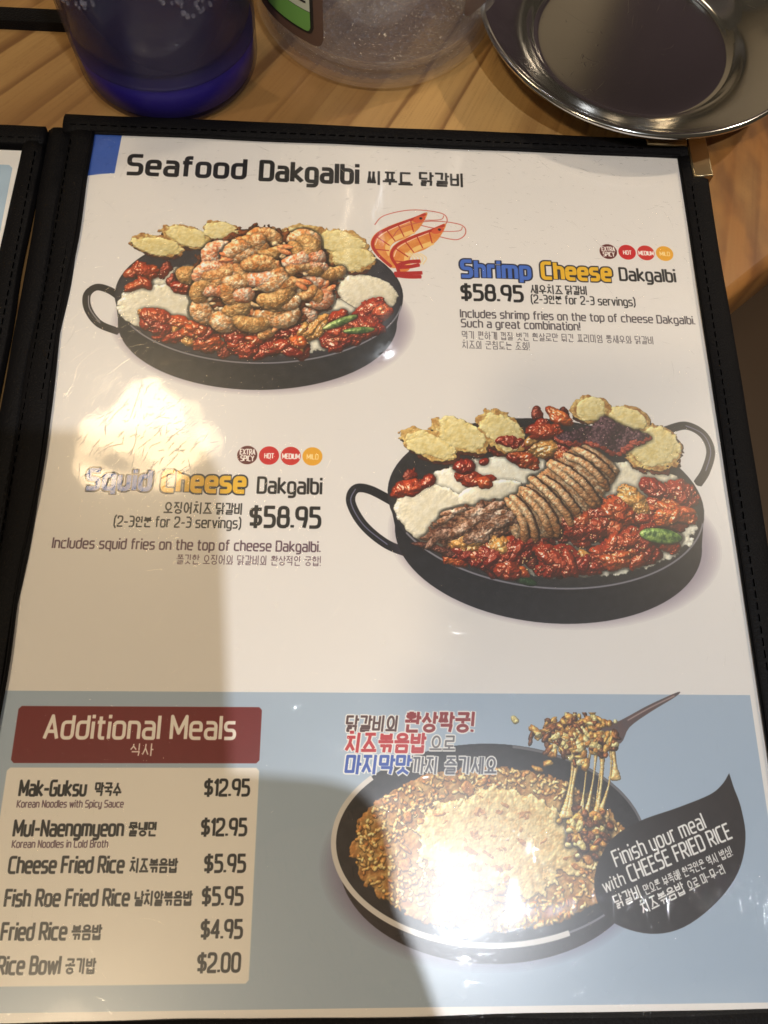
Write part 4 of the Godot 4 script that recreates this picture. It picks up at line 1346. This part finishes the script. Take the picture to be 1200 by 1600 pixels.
func build_tableware() -> void:
	# ---- frosted violet tumbler
	var cup := thing("tumbler", "frosted violet plastic tumbler with dark liquid at the far left of the menu", "cup", Vector3(-0.0838, TABLE, -0.1815))
	var frost := StandardMaterial3D.new()
	frost.transparency = BaseMaterial3D.TRANSPARENCY_ALPHA
	frost.albedo_color = Color(0.21, 0.185, 0.31, 0.32)
	frost.roughness = 0.34
	frost.normal_enabled = true
	frost.normal_texture = noise_normal(0.02, 3.0, 512, 3, 12)
	frost.normal_scale = 0.35
	var prof := smooth_profile([Vector2(0.0, 0.0004), Vector2(0.024, 0.0004), Vector2(0.0305, 0.0012), Vector2(0.0333, 0.0048), Vector2(0.0339, 0.012), Vector2(0.0346, 0.04), Vector2(0.0356, 0.08), Vector2(0.0362, 0.105), Vector2(0.0358, 0.1066), Vector2(0.0348, 0.105), Vector2(0.0342, 0.06), Vector2(0.0334, 0.022), Vector2(0.031, 0.0196), Vector2(0.0, 0.0194)], 4)
	part("cup_wall", lathe(prof), frost, cup)
	var deep := mat(Color(0.018, 0.006, 0.26), 0.3)
	part("thick_base", lathe(PackedVector2Array([Vector2(0, 0.0012), Vector2(0.0285, 0.0014), Vector2(0.0322, 0.005), Vector2(0.0331, 0.0190), Vector2(0.0, 0.0192)])), deep, cup)
	var drink := mat(Color(0.030, 0.024, 0.048), 0.08)
	part("drink", lathe(PackedVector2Array([Vector2(0, 0.0202), Vector2(0.0295, 0.0204), Vector2(0.0325, 0.024), Vector2(0.0338, 0.07), Vector2(0.0, 0.0702)])), drink, cup)
	var drops := SurfaceTool.new()
	drops.begin(Mesh.PRIMITIVE_TRIANGLES)
	var bead := SphereMesh.new()
	bead.radius = 1.0
	bead.height = 2.0
	bead.radial_segments = 8
	bead.rings = 5
	rng.seed = 5
	for k in 420:
		var a := rng.randf_range(0.5, 2.5)
		var h := 0.05 + absf(rng.randfn()) * 0.016 + 0.006 * sin(a * 5.0)
		if h > 0.1:
			continue
		var r := 0.0339 + 0.0215 * h
		var s := rng.randf_range(0.0003, 0.0009)
		drops.append_from(bead, 0, Transform3D(Basis.from_scale(Vector3(s, s * rng.randf_range(0.9, 1.6), s)), Vector3(cos(a) * r, h, sin(a) * r)))
	var wet := StandardMaterial3D.new()
	wet.transparency = BaseMaterial3D.TRANSPARENCY_ALPHA
	wet.albedo_color = Color(0.9, 0.9, 1.0, 0.05)
	wet.roughness = 0.05
	part("condensation", drops.commit(), wet, cup).set_meta("kind", "stuff")
	# ---- clear jug
	var jug := thing("water_jug", "clear plastic water jug with a brown label, sparkling base, behind the menu", "jug", Vector3(-0.0045, TABLE, -0.2170))
	var clear := StandardMaterial3D.new()
	clear.transparency = BaseMaterial3D.TRANSPARENCY_ALPHA
	clear.albedo_color = Color(0.80, 0.80, 0.86, 0.05)
	clear.roughness = 0.08
	clear.normal_enabled = true
	clear.normal_texture = noise_normal(0.012, 2.0, 256, 2, 2)
	clear.normal_scale = 0.25
	part("jug_wall", lathe(smooth_profile([Vector2(0.036, 0.0), Vector2(0.0445, 0.0012), Vector2(0.0478, 0.006), Vector2(0.0484, 0.016), Vector2(0.0484, 0.09), Vector2(0.0482, 0.18)], 6)), clear, jug)
	part("inner_wall", lathe(smooth_profile([Vector2(0.036, 0.0055), Vector2(0.0425, 0.0075), Vector2(0.0448, 0.013), Vector2(0.0456, 0.03), Vector2(0.0456, 0.18)], 6)), clear, jug)
	var crystal := StandardMaterial3D.new()
	crystal.transparency = BaseMaterial3D.TRANSPARENCY_ALPHA
	crystal.albedo_color = Color(0.30, 0.29, 0.33, 0.24)
	crystal.roughness = 0.03
	crystal.metallic_specular = 0.9
	part("jug_base", pebbled_disc(0.0445, 0.006, 0.0013), crystal, jug)
	part("jug_base", pebbled_disc(0.0435, 0.0115, 0.0009), crystal, jug)
	var beads := SurfaceTool.new()
	beads.begin(Mesh.PRIMITIVE_TRIANGLES)
	rng.seed = 17
	for k in 420:
		var a := rng.randf_range(0.3, 2.9)
		var rr := 0.044 * sqrt(rng.randf())
		var z := sin(a) * rr
		var s := rng.randf_range(0.00025, 0.0007)
		beads.append_from(bead, 0, Transform3D(Basis.from_scale(Vector3(s, s * 0.7, s)), Vector3(cos(a) * rr, 0.0135 + 0.004 * rng.randf(), z)))
	part("droplets", beads.commit(), wet, jug).set_meta("kind", "stuff")
	# label round the left front and one on the right
	var brown := mat(Color(0.11, 0.062, 0.045), 0.4)
	var green := mat(Color(0.16, 0.36, 0.08), 0.4)
	var pale := mat(Color(0.55, 0.57, 0.44), 0.5)
	var dim := mat(Color(0.02, 0.018, 0.016), 0.4)
	var r := 0.0487
	part("label", wrap_patch(r, 1.985, 2.85, 0.0172, 0.08, 0.004), brown, jug)
	part("label", wrap_patch(r, 0.20, 0.88, 0.0262, 0.08, 0.004), brown, jug)
	part("label_border", wrap_patch(r + 0.0002, 2.065, 2.60, 0.0212, 0.08, 0.003), dim, jug)
	part("label_panel", wrap_patch(r + 0.0004, 2.09, 2.56, 0.0222, 0.0300, 0.002), green, jug)
	part("label_panel", wrap_patch(r + 0.0004, 2.09, 2.56, 0.0302, 0.08, 0.0), pale, jug)
	for k in 3:
		part("label_print", wrap_patch(r + 0.0006, 2.12, 2.12 + [0.26, 0.20, 0.24][k], 0.0330 + k * 0.0020, 0.0338 + k * 0.0020, 0.0), dim, jug)
	# ---- steel plate
	var plate := thing("steel_plate", "shallow round stainless steel plate at the top right beyond the menu corner", "plate", Vector3(0.100, TABLE, -0.2010))
	var plate_profile := PackedVector2Array()
	for q in smooth_profile([Vector2(0.0, 0.0030), Vector2(0.020, 0.0030), Vector2(0.036, 0.0031), Vector2(0.0392, 0.0036), Vector2(0.0408, 0.0052), Vector2(0.0445, 0.0115), Vector2(0.051, 0.0168), Vector2(0.0590, 0.0212), Vector2(0.0618, 0.0226), Vector2(0.0634, 0.0234), Vector2(0.0645, 0.0228), Vector2(0.0646, 0.0216), Vector2(0.0634, 0.0210), Vector2(0.0618, 0.0216), Vector2(0.0585, 0.0202), Vector2(0.0505, 0.0157), Vector2(0.0438, 0.0104), Vector2(0.0400, 0.0022), Vector2(0.0388, 0.0004), Vector2(0.036, 0.0004), Vector2(0.0, 0.0006)], 5):
		plate_profile.append(q * Vector2(1.02, 0.88))
	plate_profile.reverse()
	part("plate_body", lathe(plate_profile, 128), M.steel, plate)
	# ---- dark closed folder at the far end
	var folder := thing("black_folder", "black flat folder lying on the table beyond the violet tumbler", "folder", xz(-60.0, -59.0, TABLE))
	part("cover", box_mesh(Vector3(0.12, 0.004, 0.007)), M.leather, folder, Vector3(0, 0.002, 0))


func pebbled_disc(radius: float, y: float, rough: float) -> ArrayMesh:
	var n := FastNoiseLite.new()
	n.seed = int(y * 10000)
	n.frequency = 1.0
	n.fractal_octaves = 2
	var cell := FastNoiseLite.new()
	cell.noise_type = FastNoiseLite.TYPE_CELLULAR
	cell.frequency = 1.0
	return sheet(260, 70, func(u: float, v: float) -> Vector3:
		var a := TAU * u
		var r := radius * v
		var p := Vector2(cos(a), sin(a)) * r
		return Vector3(p.x, y + rough * (n.get_noise_2d(p.x * 600.0, p.y * 600.0) + 0.8 * cell.get_noise_2d(p.x * 500.0, p.y * 500.0)) * smoothstep(0.0, 0.15, v), p.y))


# a patch on a cylinder between two angles (from +x towards +z), rounded at its lower corners
func wrap_patch(r: float, a0: float, a1: float, y0: float, y1: float, round_: float) -> ArrayMesh:
	return sheet(40, 24, func(u: float, v: float) -> Vector3:
		var a := lerpf(a0, a1, u)
		var from_edge := minf(u, 1.0 - u) * (a1 - a0) * r
		var low := y0
		if round_ > 0.0 and from_edge < round_:
			low += round_ - sqrt(maxf(0.0, round_ * round_ - (round_ - from_edge) * (round_ - from_edge)))
		return Vector3(cos(a) * r, lerpf(low, y1, v), sin(a) * r))


# ---------------------------------------------------------------- the photographer's hand and phone, whose shadow falls on the page
func build_photographer() -> void:
	var right := Vector3(0.998634, 0.052252, -0.000608)
	var up := Vector3(-0.017447, 0.322435, -0.946431)
	var back := Vector3(-0.049257, 0.945148, 0.322906)
	var eye := Vector3(-0.013026, 0.228981, 0.082272)
	var phone := thing("phone", "dark phone held over the menu to photograph it, outside the picture", "phone")
	phone.transform = Transform3D(Basis(right, up, back).orthonormalized(), eye - right * 0.011 - up * 0.060 + back * 0.0065)
	var outline := PackedVector2Array()
	for c in [[1, 1, 0.0], [-1, 1, PI / 2], [-1, -1, PI], [1, -1, PI * 1.5]]:
		for k in 7:
			var a: float = c[2] + k / 6.0 * PI / 2
			outline.append(Vector2(c[0] * (0.0355 - 0.010) + cos(a) * 0.010, c[1] * (0.0735 - 0.010) + sin(a) * 0.010))
	var body := part("body", slab(outline, -0.004, 0.004, 0.001), mat(Color(0.03, 0.03, 0.034), 0.3), phone)
	body.rotation.x = PI / 2
	body.scale = Vector3(1, 1, 1)
	var arm := thing("person", "hand and dark sleeved forearm of the person holding the phone, outside the picture", "person")
	var skin := mat(Color(0.48, 0.27, 0.18), 0.5)
	skin.subsurf_scatter_enabled = true
	skin.subsurf_scatter_strength = 0.1
	var at := phone.transform
	var bones := []
	var hold := at.translated_local(Vector3(-0.001, -0.013, 0.0))
	var palm := hold * Vector3(0.050, -0.010, -0.004)
	var heel := hold * Vector3(0.057, -0.046, -0.006)
	var wrist := hold * Vector3(0.064, -0.078, -0.010)
	var elbow := hold * Vector3(0.105, -0.27, -0.05)
	bones.append([palm, heel, 0.017, 0.021])
	bones.append([hold * Vector3(0.046, 0.010, -0.010), heel, 0.013, 0.018])
	bones.append([heel, wrist, 0.022, 0.024])
	bones.append([wrist, elbow, 0.025, 0.036])
	# thumb lies along the right edge onto the screen
	bones.append([heel, hold * Vector3(0.056, -0.010, 0.010), 0.016, 0.0115])
	bones.append([hold * Vector3(0.056, -0.010, 0.010), hold * Vector3(0.040, 0.016, 0.016), 0.0115, 0.0095])
	bones.append([hold * Vector3(0.040, 0.016, 0.016), hold * Vector3(0.022, 0.030, 0.0135), 0.0095, 0.0075])
	# four fingers round the back to the left edge
	for k in 4:
		var y := 0.016 - 0.019 * k
		var l: float = [0.94, 1.0, 0.96, 0.80][k]
		bones.append([hold * Vector3(0.050, y, -0.012), hold * Vector3(0.050 - 0.045 * l, y + 0.005, -0.016), 0.0105, 0.0092])
		bones.append([hold * Vector3(0.050 - 0.045 * l, y + 0.005, -0.016), hold * Vector3(0.050 - 0.074 * l, y + 0.007, -0.014), 0.0092, 0.0084])
		bones.append([hold * Vector3(0.050 - 0.074 * l, y + 0.007, -0.014), hold * Vector3(0.050 - 0.093 * l, y + 0.008, -0.011), 0.0084, 0.0072])
	part("hand", surface_net(bones, 0.004, 0.006), skin, arm)
	var sleeve := []
	sleeve.append([wrist.lerp(elbow, 0.25), elbow, 0.034, 0.044])
	part("sleeve", surface_net(sleeve, 0.006, 0.004), mat(Color(0.03, 0.03, 0.04), 0.9), arm)


# meshes tapered capsules joined by a smooth minimum: one vertex per crossed cell, one quad per crossed edge
func surface_net(bones: Array, cell: float, blend: float) -> ArrayMesh:
	var lo := Vector3(1e9, 1e9, 1e9)
	var hi := -lo
	for b in bones:
		var r := maxf(b[2], b[3]) + cell * 3.0
		lo = lo.min(b[0].min(b[1]) - Vector3.ONE * r)
		hi = hi.max(b[0].max(b[1]) + Vector3.ONE * r)
	var n := Vector3i((hi - lo) / cell) + Vector3i.ONE
	var field := PackedFloat32Array()
	field.resize(n.x * n.y * n.z)
	field.fill(0.05)
	for b in bones:
		var a: Vector3 = b[0]
		var d: Vector3 = b[1] - a
		var ll := maxf(d.length_squared(), 1e-9)
		var r := maxf(b[2], b[3]) + blend * 2.0 + cell
		var c0 := Vector3i((a.min(b[1]) - Vector3.ONE * r - lo) / cell).clamp(Vector3i.ZERO, n - Vector3i.ONE)
		var c1 := Vector3i((a.max(b[1]) + Vector3.ONE * r - lo) / cell).clamp(Vector3i.ZERO, n - Vector3i.ONE)
		for z in range(c0.z, c1.z + 1):
			for y in range(c0.y, c1.y + 1):
				for x in range(c0.x, c1.x + 1):
					var p := lo + Vector3(x, y, z) * cell
					var t := clampf((p - a).dot(d) / ll, 0.0, 1.0)
					var s: float = (p - a - d * t).length() - lerpf(b[2], b[3], t)
					var i := (z * n.y + y) * n.x + x
					var f := field[i]
					var h := maxf(blend - absf(f - s), 0.0) / blend
					field[i] = minf(f, s) - h * h * blend * 0.25
	var st := SurfaceTool.new()
	st.begin(Mesh.PRIMITIVE_TRIANGLES)
	var ids := {}
	var step := [1, n.x, n.x * n.y]
	var count := 0
	for z in n.z - 1:
		for y in n.y - 1:
			for x in n.x - 1:
				var i := (z * n.y + y) * n.x + x
				var sum := Vector3.ZERO
				var cuts := 0
				for e in 12:
					var ax := e / 4
					var o1 := (ax + 1) % 3
					var o2 := (ax + 2) % 3
					var base := Vector3.ZERO
					var j := i
					if e & 1:
						base[o1] = 1.0
						j += step[o1]
					if e & 2:
						base[o2] = 1.0
						j += step[o2]
					var f0 := field[j]
					var f1 := field[j + step[ax]]
					if (f0 < 0.0) != (f1 < 0.0):
						base[ax] = f0 / (f0 - f1)
						sum += base
						cuts += 1
				if cuts:
					ids[i] = count
					count += 1
					st.add_vertex(lo + (Vector3(x, y, z) + sum / cuts) * cell)
	for i in ids:
		for ax in 3:
			var o1: int = step[(ax + 1) % 3]
			var o2: int = step[(ax + 2) % 3]
			var f0 := field[i]
			var f1 := field[i + step[ax]]
			if (f0 < 0.0) == (f1 < 0.0) or not (ids.has(i - o1) and ids.has(i - o2) and ids.has(i - o1 - o2)):
				continue
			var q := [ids[i], ids[i - o1], ids[i - o1 - o2], ids[i - o2]]
			if f0 < 0.0:
				q.reverse()
			for k in [0, 1, 2, 0, 2, 3]:
				st.add_index(q[k])
	return commit(st)
